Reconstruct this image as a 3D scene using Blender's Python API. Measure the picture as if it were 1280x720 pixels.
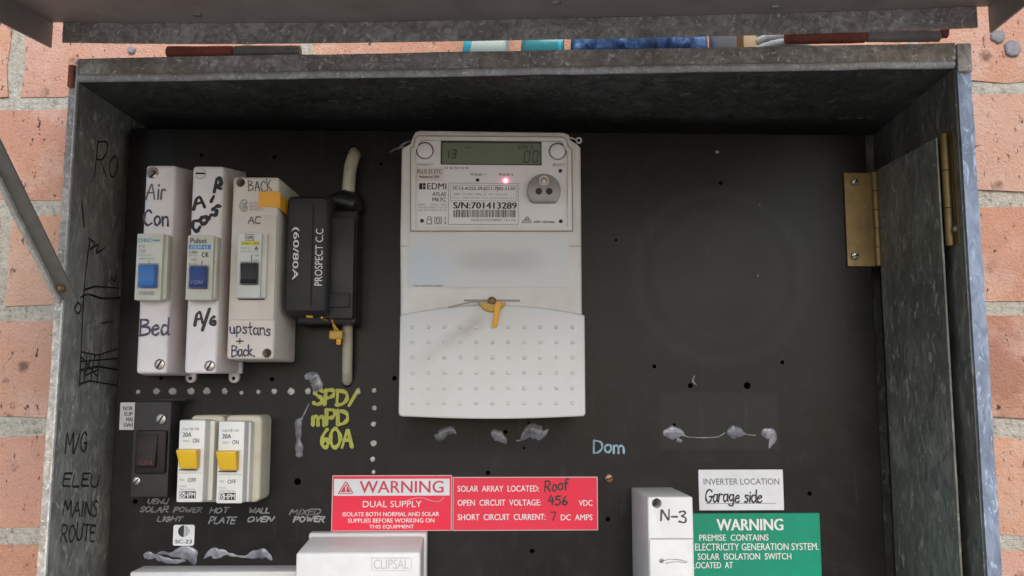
import bpy, bmesh, math, random
from mathutils import Vector, Matrix
random.seed(7)
R = math.radians
scn = bpy.context.scene
for o in list(bpy.data.objects):
    bpy.data.objects.remove(o)
COL = scn.collection

# ------------------------------------------------------------------ camera
F = 1150.0                       # focal length in photo pixels (1280 wide)
FOOT = (605.0, 500.0)            # where the panel's normal meets the picture
D0 = 0.715                       # camera to panel
ZC = 1.55                        # camera height
_n = math.sqrt((FOOT[0]-640)**2 + (FOOT[1]-360)**2 + F*F)
TH = math.asin((640-FOOT[0])/_n)
PH = math.asin((FOOT[1]-360)/_n/math.cos(TH))
CAM = Vector((0, -D0, ZC))
cam = bpy.data.cameras.new('camera')
cam.sensor_width = 36.0
cam.sensor_fit = 'HORIZONTAL'
cam.lens = 36.0*F/1280.0
cam.clip_start = 0.01
cam.clip_end = 3000
camo = bpy.data.objects.new('camera', cam)
camo.location = CAM
camo.rotation_euler = (R(90)+PH, 0, -TH)
COL.objects.link(camo)
scn.camera = camo
FWD = Vector((math.sin(TH)*math.cos(PH), math.cos(TH)*math.cos(PH), math.sin(PH)))
RGT = Vector((math.cos(TH), -math.sin(TH), 0))
UPV = RGT.cross(FWD)

# ------------------------------------------------------------------ world, sun, exposure
SUN_EL, SUN_AZ = 31.0, 174.0      # azimuth: degrees from +Y, clockwise (180 = in front of the wall)
w = bpy.data.worlds.new('World')
scn.world = w
w.use_nodes = True
nt = w.node_tree
sky = nt.nodes.new('ShaderNodeTexSky')
sky.sky_type = 'NISHITA'
sky.sun_disc = False
sky.sun_elevation = R(SUN_EL)
sky.sun_rotation = R(SUN_AZ)
sky.air_density = 1.0
sky.dust_density = 0.8
sky.ozone_density = 1.0
bg = nt.nodes['Background']
bg.inputs['Strength'].default_value = 0.15
nt.links.new(sky.outputs['Color'], bg.inputs['Color'])
sl = bpy.data.lights.new('sun', 'SUN')
sl.energy = 1.5
sl.angle = R(28)
sl.color = (1.0, 0.945, 0.885)
so = bpy.data.objects.new('sun', sl)
d = Vector((math.sin(R(SUN_AZ))*math.cos(R(SUN_EL)), math.cos(R(SUN_AZ))*math.cos(R(SUN_EL)), math.sin(R(SUN_EL))))
so.rotation_euler = d.to_track_quat('Z', 'Y').to_euler()
so.location = d*5
COL.objects.link(so)
vs = scn.view_settings
vs.view_transform = 'Standard'
vs.look = 'None'
vs.gamma = 1.0
vs.use_curve_mapping = False
vs.exposure = 0.78
scn.render.engine = 'CYCLES'

# ------------------------------------------------------------------ pixel -> place
def ray(px, py):
    return (FWD*F + RGT*(px-640) - UPV*(py-360)).normalized()
def hit(px, py, pt, n):
    r = ray(px, py)
    return CAM + r*((pt-CAM).dot(n)/r.dot(n))
def W(px, py, p=0.0):
    """point on the plane p metres in front of the panel"""
    return hit(px, py, Vector((0, -p, 0)), Vector((0, 1, 0)))
# the box and the wall stand a few degrees askew to the panel
KA = R(4.4)
BOX_M = Matrix.Translation(Vector((0, -0.090, ZC))) @ Matrix.Rotation(-KA, 4, 'Z')
BOX_I = BOX_M.inverted()
def B(px, py, y=0.0):
    """box-local point on the plane y metres behind the box front"""
    n = BOX_M.to_3x3() @ Vector((0, 1, 0))
    return BOX_I @ hit(px, py, BOX_M @ Vector((0, y, 0)), n)
def BXL(px, py):
    n = Vector((1, 0, -XLK)).normalized()
    return BOX_I @ hit(px, py, BOX_M @ XLT, BOX_M.to_3x3() @ n)
def BX(px, py, x):
    """box-local point on the plane x = const (a side wall)"""
    n = BOX_M.to_3x3() @ Vector((1, 0, 0))
    return BOX_I @ hit(px, py, BOX_M @ Vector((x, 0, 0)), n)

# ------------------------------------------------------------------ materials
MATS = {}
def nodes(m):
    m.use_nodes = True
    t = m.node_tree
    return t, t.nodes, t.links, t.nodes['Principled BSDF']
def rgb(c): return (c[0], c[1], c[2], 1.0)
def ramp(N, stops):
    r = N.new('ShaderNodeValToRGB')
    e = r.color_ramp.elements
    e[0].position, e[0].color = stops[0][0], rgb(stops[0][1])
    e[1].position, e[1].color = stops[-1][0], rgb(stops[-1][1])
    for p, c in stops[1:-1]:
        x = e.new(p); x.color = rgb(c)
    return r
def mixc(N, L, fac, a, b, mode='MIX'):
    m = N.new('ShaderNodeMix'); m.data_type = 'RGBA'; m.blend_type = mode
    for s, v in ((0, fac), (6, a), (7, b)):
        if hasattr(v, 'is_output') or hasattr(v, 'links'):
            L.new(v, m.inputs[s])
        else:
            m.inputs[s].default_value = v if s == 0 else rgb(v)
    return m.outputs[2]
def coord(N, L, rnd=True):
    tc = N.new('ShaderNodeTexCoord')
    if not rnd: return tc.outputs['Object']
    oi = N.new('ShaderNodeObjectInfo')
    mul = N.new('ShaderNodeMath'); mul.operation = 'MULTIPLY'; mul.inputs[1].default_value = 37.0
    L.new(oi.outputs['Random'], mul.inputs[0])
    add = N.new('ShaderNodeVectorMath'); add.operation = 'ADD'
    L.new(tc.outputs['Object'], add.inputs[0]); L.new(mul.outputs[0], add.inputs[1])
    return add.outputs[0]
def noise(N, L, co, scale, detail=3.0, rough=0.55):
    n = N.new('ShaderNodeTexNoise')
    n.inputs['Scale'].default_value = scale
    n.inputs['Detail'].default_value = detail
    n.inputs['Roughness'].default_value = rough
    L.new(co, n.inputs['Vector'])
    return n.outputs['Fac']
def bump(N, L, bs, h, strength, dist):
    b = N.new('ShaderNodeBump')
    b.inputs['Strength'].default_value = strength
    b.inputs['Distance'].default_value = dist
    L.new(h, b.inputs['Height'])
    L.new(b.outputs['Normal'], bs.inputs['Normal'])
def plain(name, c, rough=0.5, metal=0.0, dirt=0.12, dscale=60.0, bstr=0.15, spec=0.5, dirtc=None, coat=0.0):
    """base colour with blotchy grime, uneven gloss and a fine moulded grain"""
    m = bpy.data.materials.new(name)
    t, N, L, bs = nodes(m)
    co = coord(N, L, name != 'meter_cover')
    n1 = noise(N, L, co, dscale, 6, 0.65)
    n2 = noise(N, L, co, dscale*0.22, 4, 0.6)
    dc = dirtc or (c[0]*0.45, c[1]*0.42, c[2]*0.36)
    r1 = ramp(N, [(0.45, (0, 0, 0)), (0.8, (dirt*2,)*3)])
    L.new(n1, r1.inputs[0])
    r2 = ramp(N, [(0.4, (0, 0, 0)), (0.75, (dirt*1.6,)*3)])
    L.new(n2, r2.inputs[0])
    a = mixc(N, L, r1.outputs[0], c, dc)
    b = mixc(N, L, r2.outputs[0], a, dc)
    L.new(b, bs.inputs['Base Color'])
    rr = ramp(N, [(0.3, (max(rough-0.1, 0.02),)*3), (0.7, (min(rough+0.12, 1),)*3)])
    L.new(n2, rr.inputs[0])
    L.new(rr.outputs[0], bs.inputs['Roughness'])
    bs.inputs['Metallic'].default_value = metal
    bs.inputs['Specular IOR Level'].default_value = spec
    if coat: bs.inputs['Coat Weight'].default_value = coat
    if bstr:
        bump(N, L, bs, noise(N, L, co, 900, 2), bstr, 0.0004)
    MATS[name] = m
    return m
def galv(name, c0, c1, scale, rough, metal, dirt, streak=1.0, bstr=0.35):
    """hot-dip zinc: soft leafy spangle, bright flecks, dull patches"""
    m = bpy.data.materials.new(name)
    t, N, L, bs = nodes(m)
    co = coord(N, L)
    st = N.new('ShaderNodeVectorMath'); st.operation = 'MULTIPLY'; st.inputs[1].default_value = (1, 1, streak)
    L.new(co, st.inputs[0])
    def dnoise(sc, dist, det=4.0):
        n = N.new('ShaderNodeTexNoise'); n.inputs['Scale'].default_value = sc; n.inputs['Detail'].default_value = det
        n.inputs['Distortion'].default_value = dist; n.inputs['Roughness'].default_value = 0.62
        L.new(st.outputs[0], n.inputs['Vector']); return n.outputs['Fac']
    leaf = dnoise(scale*1.25, 2.2)
    mid = tuple((a+b)/2 for a, b in zip(c0, c1))
    r = ramp(N, [(0.36, c0), (0.5, mid), (0.63, c1)])
    L.new(leaf, r.inputs[0])
    v = N.new('ShaderNodeTexVoronoi'); v.feature = 'SMOOTH_F1'; v.inputs['Scale'].default_value = scale; v.inputs['Smoothness'].default_value = 0.35
    L.new(st.outputs[0], v.inputs['Vector'])
    sep = N.new('ShaderNodeSeparateColor'); L.new(v.outputs['Color'], sep.inputs[0])
    vr = ramp(N, [(0.2, (0.0,)*3), (0.9, (0.45,)*3)]); L.new(sep.outputs[0], vr.inputs[0])
    a0 = mixc(N, L, vr.outputs[0], r.outputs[0], tuple(x*0.6 for x in c0))
    n2 = noise(N, L, co, scale*0.14, 5, 0.6)
    dr = ramp(N, [(0.40, (0, 0, 0)), (0.72, (dirt,)*3)])
    L.new(n2, dr.inputs[0])
    a = mixc(N, L, dr.outputs[0], a0, (c0[0]*0.55, c0[1]*0.46, c0[2]*0.36))
    n3 = dnoise(scale*2.6, 1.2, 5)
    fr = ramp(N, [(0.57, (0, 0, 0)), (0.68, (0.75,)*3)])
    L.new(n3, fr.inputs[0])
    b = mixc(N, L, fr.outputs[0], a, tuple(min(x*1.55, 1) for x in c1))
    L.new(b, bs.inputs['Base Color'])
    rr = ramp(N, [(0.3, (max(rough-0.12, 0.05),)*3), (0.7, (min(rough+0.15, 1),)*3)])
    L.new(leaf, rr.inputs[0])
    L.new(rr.outputs[0], bs.inputs['Roughness'])
    bs.inputs['Metallic'].default_value = metal
    bump(N, L, bs, n3, bstr, 0.0006)
    MATS[name] = m
    return m

def brick_material():
    m = bpy.data.materials.new('brick_clay')
    t, N, L, bs = nodes(m)
    co = coord(N, L)
    oi = N.new('ShaderNodeObjectInfo')
    base = ramp(N, [(0.0, (0.56, 0.38, 0.29)), (0.25, (0.53, 0.29, 0.215)), (0.5, (0.55, 0.335, 0.285)), (0.75, (0.48, 0.245, 0.175)), (1.0, (0.35, 0.17, 0.12))])
    L.new(oi.outputs['Random'], base.inputs[0])
    big = noise(N, L, co, 11, 4, 0.6)
    br = ramp(N, [(0.40, (0, 0, 0)), (0.62, (0.9,)*3)])
    L.new(big, br.inputs[0])
    a = mixc(N, L, br.outputs[0], base.outputs[0], (0.54, 0.285, 0.18))
    pale = noise(N, L, co, 26, 5, 0.65)
    pr = ramp(N, [(0.50, (0, 0, 0)), (0.70, (0.7,)*3)])
    L.new(pale, pr.inputs[0])
    b = mixc(N, L, pr.outputs[0], a, (0.60, 0.41, 0.33))
    # dark fired spots
    v = N.new('ShaderNodeTexVoronoi'); v.inputs['Scale'].default_value = 30
    L.new(co, v.inputs['Vector'])
    jn = noise(N, L, co, 190, 3)
    ms = N.new('ShaderNodeMath'); ms.operation = 'MULTIPLY_ADD'; ms.inputs[1].default_value = 0.28
    L.new(jn, ms.inputs[0]); L.new(v.outputs['Distance'], ms.inputs[2])
    sr = ramp(N, [(0.20, (0.75,)*3), (0.32, (0, 0, 0))])
    L.new(ms.outputs[0], sr.inputs[0])
    c = mixc(N, L, sr.outputs[0], b, (0.10, 0.05, 0.04))
    # drag-wire pits
    st = N.new('ShaderNodeVectorMath'); st.operation = 'MULTIPLY'; st.inputs[1].default_value = (1.6, 1, 0.7)
    L.new(co, st.inputs[0])
    pit = noise(N, L, st.outputs[0], 150, 4, 0.7)
    ptr = ramp(N, [(0.30, (1, 1, 1)), (0.37, (0, 0, 0))])
    L.new(pit, ptr.inputs[0])
    e = mixc(N, L, ptr.outputs[0], c, (0.11, 0.045, 0.03))
    L.new(e, bs.inputs['Base Color'])
    bs.inputs['Roughness'].default_value = 0.92
    bs.inputs['Specular IOR Level'].default_value = 0.2
    mh = N.new('ShaderNodeMath'); mh.operation = 'MULTIPLY_ADD'; mh.inputs[1].default_value = -1.3
    fine = noise(N, L, co, 420, 4, 0.7)
    L.new(ptr.outputs[0], mh.inputs[0]); L.new(fine, mh.inputs[2])
    bump(N, L, bs, mh.outputs[0], 0.9, 0.0028)
    MATS['brick'] = m
def mortar_material():
    m = bpy.data.materials.new('mortar_sand')
    t, N, L, bs = nodes(m)
    co = coord(N, L, False)
    n1 = noise(N, L, co, 210, 5, 0.8)
    n2 = noise(N, L, co, 28, 4, 0.6)
    r = ramp(N, [(0.32, (0.28, 0.25, 0.20)), (0.46, (0.63, 0.575, 0.475)), (0.66, (0.79, 0.74, 0.64))])
    L.new(n1, r.inputs[0])
    r2 = ramp(N, [(0.4, (0, 0, 0)), (0.75, (0.35,)*3)])
    L.new(n2, r2.inputs[0])
    L.new(mixc(N, L, r2.outputs[0], r.outputs[0], (0.46, 0.42, 0.34)), bs.inputs['Base Color'])
    bs.inputs['Roughness'].default_value = 0.95
    bump(N, L, bs, n1, 1.0, 0.007)
    MATS['mortar'] = m
def panel_material():
    """black painted board: dust film, specks, the ghost ring of an old round meter"""
    m = bpy.data.materials.new('panel_board')
    t, N, L, bs = nodes(m)
    tc = N.new('ShaderNodeTexCoord'); co = tc.outputs['Object']
    n1 = noise(N, L, co, 9, 6, 0.65)
    n2 = noise(N, L, co, 70, 5, 0.7)
    r = ramp(N, [(0.3, (0.009, 0.0076, 0.007)), (0.7, (0.017, 0.0145, 0.0135))])
    L.new(n1, r.inputs[0])
    r2 = ramp(N, [(0.5, (0, 0, 0)), (0.8, (0.3,)*3)])
    L.new(n2, r2.inputs[0])
    a = mixc(N, L, r2.outputs[0], r.outputs[0], (0.04, 0.038, 0.037))
    # ghost ring
    c = W(900, 345)
    dv = N.new('ShaderNodeVectorMath'); dv.operation = 'DISTANCE'
    L.new(co, dv.inputs[0]); dv.inputs[1].default_value = (c.x-PANEL_O.x, 0.0, c.z-PANEL_O.z)
    jn = noise(N, L, co, 40, 3)
    ma = N.new('ShaderNodeMath'); ma.operation = 'MULTIPLY_ADD'; ma.inputs[1].default_value = 0.012
    L.new(jn, ma.inputs[0]); L.new(dv.outputs['Value'], ma.inputs[2])
    rg = N.new('ShaderNodeMapRange'); rg.inputs['From Max'].default_value = 0.1
    L.new(ma.outputs[0], rg.inputs['Value'])
    rr = ramp(N, [(0.0, (0.34,)*3), (0.48, (0.26,)*3), (0.55, (0.34,)*3), (0.62, (0.10,)*3), (0.66, (0.12,)*3), (0.725, (0.32,)*3), (0.82, (0.0,)*3), (1.0, (0, 0, 0))])
    L.new(rg.outputs[0], rr.inputs[0])
    b = mixc(N, L, rr.outputs[0], a, (0.042, 0.039, 0.036))
    # paler rectangle where a terminal block once sat
    q0, q1 = W(828, 560), W(970, 492)
    sx = N.new('ShaderNodeSeparateXYZ'); L.new(co, sx.inputs[0])
    def band(sock, lo, hi, soft):
        c_, h_ = (lo+hi)/2, (hi-lo)/2
        s1 = N.new('ShaderNodeMath'); s1.operation = 'SUBTRACT'; s1.inputs[1].default_value = c_; L.new(sock, s1.inputs[0])
        s2 = N.new('ShaderNodeMath'); s2.operation = 'ABSOLUTE'; L.new(s1.outputs[0], s2.inputs[0])
        mr = N.new('ShaderNodeMapRange'); mr.inputs['From Min'].default_value = h_+soft; mr.inputs['From Max'].default_value = h_
        L.new(s2.outputs[0], mr.inputs['Value']); return mr.outputs[0]
    mx = N.new('ShaderNodeMath'); mx.operation = 'MULTIPLY'
    L.new(band(sx.outputs[0], q0.x-PANEL_O.x, q1.x-PANEL_O.x, .002), mx.inputs[0]); L.new(band(sx.outputs[2], q0.z-PANEL_O.z, q1.z-PANEL_O.z, .002), mx.inputs[1])
    mf = N.new('ShaderNodeMath'); mf.operation = 'MULTIPLY'; mf.inputs[1].default_value = 0.28; L.new(mx.outputs[0], mf.inputs[0])
    b = mixc(N, L, mf.outputs[0], b, (0.045, 0.042, 0.042))
    # drips and scuffs
    sv = N.new('ShaderNodeVectorMath'); sv.operation = 'MULTIPLY'; sv.inputs[1].default_value = (1, 1, .12); L.new(co, sv.inputs[0])
    sn = noise(N, L, sv.outputs[0], 120, 4, 0.7)
    srp = ramp(N, [(0.60, (0, 0, 0)), (0.76, (0.4,)*3)]); L.new(sn, srp.inputs[0])
    b = mixc(N, L, srp.outputs[0], b, (0.055, 0.052, 0.05))
    # paint flecks
    v = N.new('ShaderNodeTexVoronoi'); v.inputs['Scale'].default_value = 34
    L.new(co, v.inputs['Vector'])
    sr = ramp(N, [(0.018, (0.8,)*3), (0.034, (0, 0, 0))])
    L.new(v.outputs['Distance'], sr.inputs[0])
    sep = N.new('ShaderNodeSeparateColor'); L.new(v.outputs['Color'], sep.inputs[0])
    gt = N.new('ShaderNodeMath'); gt.operation = 'GREATER_THAN'; gt.inputs[1].default_value = 0.70
    L.new(sep.outputs[0], gt.inputs[0])
    mm = N.new('ShaderNodeMath'); mm.operation = 'MULTIPLY'
    L.new(sr.outputs[0], mm.inputs[0]); L.new(gt.outputs[0], mm.inputs[1])
    e = mixc(N, L, mm.outputs[0], b, (0.3, 0.29, 0.27))
    L.new(e, bs.inputs['Base Color'])
    rr2 = ramp(N, [(0.3, (0.26,)*3), (0.7, (0.38,)*3)])
    L.new(n1, rr2.inputs[0]); L.new(rr2.outputs[0], bs.inputs['Roughness'])
    bs.inputs['Specular IOR Level'].default_value = 0.18
    bump(N, L, bs, n2, 0.1, 0.0003)
    MATS['panel'] = m
def label_material():
    """printed sticker gone illegible: pale paper, a washed-out blue patch and grey smudged print"""
    m = bpy.data.materials.new('faded_label')
    t, N, L, bs = nodes(m)
    tc = N.new('ShaderNodeTexCoord'); co = tc.outputs['Generated']
    def blob(cx, cz, sx, sz, k):
        s = N.new('ShaderNodeVectorMath'); s.operation = 'SUBTRACT'; s.inputs[1].default_value = (cx, 0, cz)
        L.new(co, s.inputs[0])
        q = N.new('ShaderNodeVectorMath'); q.operation = 'MULTIPLY'; q.inputs[1].default_value = (1/sx, 0, 1/sz)
        L.new(s.outputs[0], q.inputs[0])
        ln = N.new('ShaderNodeVectorMath'); ln.operation = 'LENGTH'; L.new(q.outputs[0], ln.inputs[0])
        r = ramp(N, [(0.25, (k,)*3), (1.0, (0, 0, 0))]); r.color_ramp.interpolation = 'EASE'
        L.new(ln.outputs['Value'], r.inputs[0])
        return r.outputs[0]
    a = mixc(N, L, blob(0.10, 0.38, 0.26, 0.6, 0.8), (0.62, 0.59, 0.57), (0.53, 0.57, 0.63))
    b = mixc(N, L, blob(0.5, 0.5, 0.3, 0.32, 0.6), a, (0.45, 0.42, 0.40))
    c = mixc(N, L, blob(0.72, 0.5, 0.2, 0.34, 0.4), b, (0.44, 0.41, 0.40))
    L.new(c, bs.inputs['Base Color'])
    bs.inputs['Roughness'].default_value = 0.45
    MATS['faded_label'] = m
def cloth_material():
    m = bpy.data.materials.new('blue_cloth')
    t, N, L, bs = nodes(m)
    co = coord(N, L)
    n1 = noise(N, L, co, 45, 5, 0.7)
    r = ramp(N, [(0.38, (0.01, 0.02, 0.05)), (0.5, (0.035, 0.075, 0.17)), (0.6, (0.12, 0.21, 0.38)), (0.68, (0.45, 0.55, 0.68))])
    L.new(n1, r.inputs[0]); L.new(r.outputs[0], bs.inputs['Base Color'])
    bs.inputs['Roughness'].default_value = 0.9
    MATS['cloth'] = m
def emit(name, c, s):
    m = bpy.data.materials.new(name)
    t, N, L, bs = nodes(m)
    bs.inputs['Base Color'].default_value = rgb(c)
    bs.inputs['Emission Color'].default_value = rgb(c)
    bs.inputs['Emission Strength'].default_value = s
    MATS[name] = m
PANEL_O = W(628, 560, 0)
brick_material(); mortar_material(); panel_material(); label_material(); cloth_material()
galv('zinc_trim', (0.36, 0.315, 0.265), (0.76, 0.68, 0.595), 78, 0.55, 0.12, 0.7, 1.0, 0.6)
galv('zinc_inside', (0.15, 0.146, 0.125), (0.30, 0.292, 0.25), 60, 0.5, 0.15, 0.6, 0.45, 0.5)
galv('zinc_lit', (0.23, 0.225, 0.20), (0.42, 0.41, 0.365), 60, 0.5, 0.12, 0.55, 0.45, 0.5)  # lighter copy of the inside zinc: light on the left wall put into the colour
galv('zinc_shaded', (0.08, 0.079, 0.068), (0.165, 0.163, 0.14), 60, 0.5, 0.2, 0.7, 1.0, 0.5)  # darker copy of the inside zinc: shade under the roof painted into the colour
galv('zinc_highlight', (0.50, 0.475, 0.44), (0.72, 0.69, 0.64), 110, 0.5, 0.1, 0.35)  # paler zinc: catch light on folded edges and stay painted into the colour
galv('zinc_sky_tint', (0.17, 0.205, 0.28), (0.31, 0.355, 0.44), 70, 0.5, 0.2, 0.5, 0.5)  # sky reflection on the right edge strip painted as a blue base colour
plain('lid_paint', (0.33, 0.285, 0.25), 0.6, 0, 0.25, 30, 0.2)
plain('rust', (0.42, 0.115, 0.075), 0.8, 0, 0.5, 120, 0.6)
plain('rust_zinc', (0.34, 0.305, 0.28), 0.55, 0.1, 0.4, 120, 0.4)
plain('brass', (0.26, 0.18, 0.075), 0.48, 0.5, 0.35, 90, 0.2)
plain('steel', (0.45, 0.43, 0.40), 0.35, 0.8, 0.3, 150, 0.2)
plain('steel_bar', (0.26, 0.245, 0.22), 0.5, 0.4, 0.4, 80, 0.3)
plain('brass_screw', (0.32, 0.20, 0.13), 0.45, 0.6, 0.4, 120, 0.3)
plain('white_plastic', (0.80, 0.72, 0.70), 0.42, 0, 0.16, 40, 0.12)
plain('beige_plastic', (0.72, 0.63, 0.555), 0.45, 0, 0.12, 40, 0.12)
plain('breaker_cream', (0.63, 0.60, 0.50), 0.4, 0, 0.12, 60, 0.12)
plain('old_cream', (0.60, 0.55, 0.42), 0.45, 0, 0.18, 45, 0.12)
plain('module_white', (0.70, 0.68, 0.63), 0.4, 0, 0.10, 60, 0.12)
plain('ivory_white', (0.66, 0.645, 0.625), 0.4, 0, 0.12, 40, 0.12)
plain('grey_plastic', (0.52, 0.515, 0.50), 0.42, 0, 0.10, 40, 0.15)
plain('toggle_blue', (0.06, 0.19, 0.50), 0.35, 0, 0.1)
plain('toggle_navy', (0.035, 0.07, 0.24), 0.35, 0, 0.1)
plain('toggle_black', (0.025, 0.025, 0.027), 0.4, 0, 0.1)
plain('rocker_black', (0.010, 0.009, 0.009), 0.6, 0, 0.4, 80, 0.3, 0.3, dirtc=(0.05, 0.025, 0.018))
plain('toggle_yellow', (0.72, 0.43, 0.02), 0.35, 0, 0.08)
plain('bakelite', (0.012, 0.011, 0.011), 0.36, 0, 0.25, 60, 0.15, dirtc=(0.035, 0.03, 0.028))
plain('bakelite_worn', (0.020, 0.017, 0.0165), 0.6, 0, 0.3, 60, 0.2, dirtc=(0.045, 0.038, 0.035))
plain('dark_hole', (0.006, 0.006, 0.006), 0.8, 0, 0, 60, 0)
plain('orange_tape', (0.85, 0.38, 0.025), 0.4, 0, 0.1)
plain('seal_yellow', (0.62, 0.36, 0.05), 0.4, 0, 0.25)
plain('cable_white', (0.55, 0.48, 0.38), 0.5, 0, 0.45, 50, 0.2)
plain('meter_plastic', (0.70, 0.64, 0.595), 0.4, 0, 0.18, 25, 0.1)
plain('meter_cover', (0.64, 0.615, 0.585), 0.42, 0, 0.16, 22, 0.12, dirtc=(0.5, 0.44, 0.36))
plain('meter_face', (0.72, 0.67, 0.67), 0.35, 0, 0.04, 30, 0.05)
plain('port_grey', (0.30, 0.275, 0.27), 0.4, 0.2, 0.15)
plain('lcd', (0.17, 0.19, 0.14), 0.15, 0, 0.15, 15, 0.0)
plain('sticker', (0.66, 0.57, 0.52), 0.5, 0, 0.05)
plain('label_pale', (0.76, 0.70, 0.70), 0.45, 0, 0.04)
plain('white_label', (0.66, 0.65, 0.66), 0.45, 0, 0.12)
plain('red_sign', (0.74, 0.02, 0.055), 0.42, 0, 0.16, 55, 0.1, 0.3, dirtc=(0.45, 0.06, 0.075))
plain('sign_edge', (0.62, 0.42, 0.42), 0.45, 0, 0.08)
plain('green_sign', (0.003, 0.25, 0.145), 0.42, 0, 0.16, 55, 0.1, 0.3)
plain('sealant', (0.24, 0.235, 0.265), 0.22, 0, 0.6, 120, 0.1, dirtc=(0.045, 0.045, 0.065))
plain('plug', (0.50, 0.48, 0.46), 0.5, 0, 0.45, 400, 0.3)
plain('filler', (0.24, 0.225, 0.25), 0.8, 0, 0.4, 200, 0.6)
def cover_material():
    m = MATS['meter_cover']; N, L = m.node_tree.nodes, m.node_tree.links; bs = N['Principled BSDF']
    src = bs.inputs['Base Color'].links[0].from_socket
    tc = N.new('ShaderNodeTexCoord'); org = W(615, 345, 0)
    a, b = W(604, 398, .064)-org, W(508, 462, .064)-org; dd = (b-a); ln_ = dd.length; dd.normalize()
    sb = N.new('ShaderNodeVectorMath'); sb.operation = 'SUBTRACT'; sb.inputs[1].default_value = a; L.new(tc.outputs['Object'], sb.inputs[0])
    al = N.new('ShaderNodeVectorMath'); al.operation = 'DOT_PRODUCT'; al.inputs[1].default_value = dd; L.new(sb.outputs[0], al.inputs[0])
    ac = N.new('ShaderNodeVectorMath'); ac.operation = 'DOT_PRODUCT'; ac.inputs[1].default_value = (-dd.z, 0, dd.x); L.new(sb.outputs[0], ac.inputs[0])
    ab = N.new('ShaderNodeMath'); ab.operation = 'ABSOLUTE'; L.new(ac.outputs['Value'], ab.inputs[0])
    nz = noise(N, L, tc.outputs['Object'], 120, 4)
    w1 = N.new('ShaderNodeMapRange'); w1.inputs['From Min'].default_value = .008; w1.inputs['From Max'].default_value = .0; L.new(ab.outputs[0], w1.inputs['Value'])
    w2 = N.new('ShaderNodeMapRange'); w2.inputs['From Min'].default_value = ln_*1.1; w2.inputs['From Max'].default_value = 0.0; L.new(al.outputs['Value'], w2.inputs['Value'])
    w3 = N.new('ShaderNodeMapRange'); w3.inputs['From Min'].default_value = -.006; w3.inputs['From Max'].default_value = .004; L.new(al.outputs['Value'], w3.inputs['Value'])
    f = w1.outputs[0]
    for o_ in (w2.outputs[0], w3.outputs[0], nz):
        mu = N.new('ShaderNodeMath'); mu.operation = 'MULTIPLY'; L.new(f, mu.inputs[0]); L.new(o_, mu.inputs[1]); f = mu.outputs[0]
    L.new(mixc(N, L, f, src, (0.30, 0.22, 0.18)), bs.inputs['Base Color'])
cover_material()
plain('ink', (0.012, 0.011, 0.014), 0.55, 0, 0, 60, 0)
plain('ink_soft', (0.12, 0.11, 0.11), 0.55, 0, 0, 60, 0)
plain('ink_faint', (0.30, 0.27, 0.26), 0.55, 0, 0, 60, 0)
plain('ink_violet', (0.045, 0.03, 0.07), 0.5, 0, 0.1, 200, 0)
plain('ink_white', (0.72, 0.68, 0.66), 0.5, 0, 0.05, 60, 0)
plain('ink_red', (0.50, 0.03, 0.07), 0.5, 0, 0, 60, 0)
plain('ink_dullred', (0.08, 0.022, 0.018), 0.5, 0, 0, 60, 0)
plain('ink_teal', (0.06, 0.30, 0.36), 0.5, 0, 0, 60, 0)
plain('ink_blue', (0.06, 0.22, 0.48), 0.5, 0, 0, 60, 0)
plain('ink_yellowlabel', (0.62, 0.56, 0.05), 0.5, 0, 0, 60, 0)
plain('lcd_ink', (0.02, 0.025, 0.018), 0.4, 0, 0, 60, 0)
plain('pencil_white', (0.34, 0.33, 0.34), 0.7, 0, 0.5, 500, 0.1, dirtc=(0.1, 0.1, 0.1))
plain('pencil_dim', (0.19, 0.18, 0.185), 0.7, 0, 0.5, 500, 0.1, dirtc=(0.07, 0.07, 0.07))
plain('paint_yellow', (0.42, 0.41, 0.045), 0.5, 0, 0.35, 300, 0.2, dirtc=(0.25, 0.26, 0.05))
plain('chalk_blue', (0.25, 0.38, 0.46), 0.6, 0, 0.4, 300, 0.2)
plain('marker_wall', (0.012, 0.012, 0.011), 0.6, 0, 0.25, 260, 0.1, dirtc=(0.13, 0.13, 0.12))
plain('tub_green', (0.50, 0.60, 0.52), 0.4, 0, 0.05)
plain('cyan', (0.04, 0.42, 0.55), 0.35, 0, 0.05)
plain('teal', (0.05, 0.27, 0.30), 0.2, 0, 0.1)
plain('tan', (0.33, 0.22, 0.11), 0.6, 0, 0.2)
plain('rope', (0.55, 0.56, 0.55), 0.8, 0, 0.4, 500, 0.4)
plain('black_rubber', (0.02, 0.02, 0.022), 0.6, 0, 0.1)
plain('concrete', (0.27, 0.265, 0.255), 0.9, 0, 0.25, 3, 0.4)
emit('led', (1.0, 0.12, 0.22), 9.0)

# ------------------------------------------------------------------ mesh helpers
ORG = {}
def finish(bm, name, mat, parent=None, loc=None, smooth=True, angle=38):
    me = bpy.data.meshes.new(name)
    bmesh.ops.recalc_face_normals(bm, faces=bm.faces[:])
    bm.to_mesh(me); bm.free()
    return link(me, name, mat, parent, loc, smooth, angle)
def link(me, name, mat, parent=None, loc=None, smooth=True, angle=38):
    org = ORG.get(parent.name, Vector()) if parent else (Vector(loc) if loc is not None else Vector())
    if org.length: me.transform(Matrix.Translation(-org))
    if smooth and len(me.polygons):
        me.polygons.foreach_set('use_smooth', [True]*len(me.polygons))
        me.set_sharp_from_angle(angle=R(angle))
    me.materials.append(MATS[mat])
    o = bpy.data.objects.new(name, me)
    COL.objects.link(o)
    if parent: o.parent = parent
    else: o.location = org
    ORG[o.name] = org
    return o
def tag(o, label=None, cat=None, group=None, kind=None):
    if label: o['label'] = label
    if cat: o['category'] = cat
    if group: o['group'] = group
    if kind: o['kind'] = kind
    return o
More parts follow.
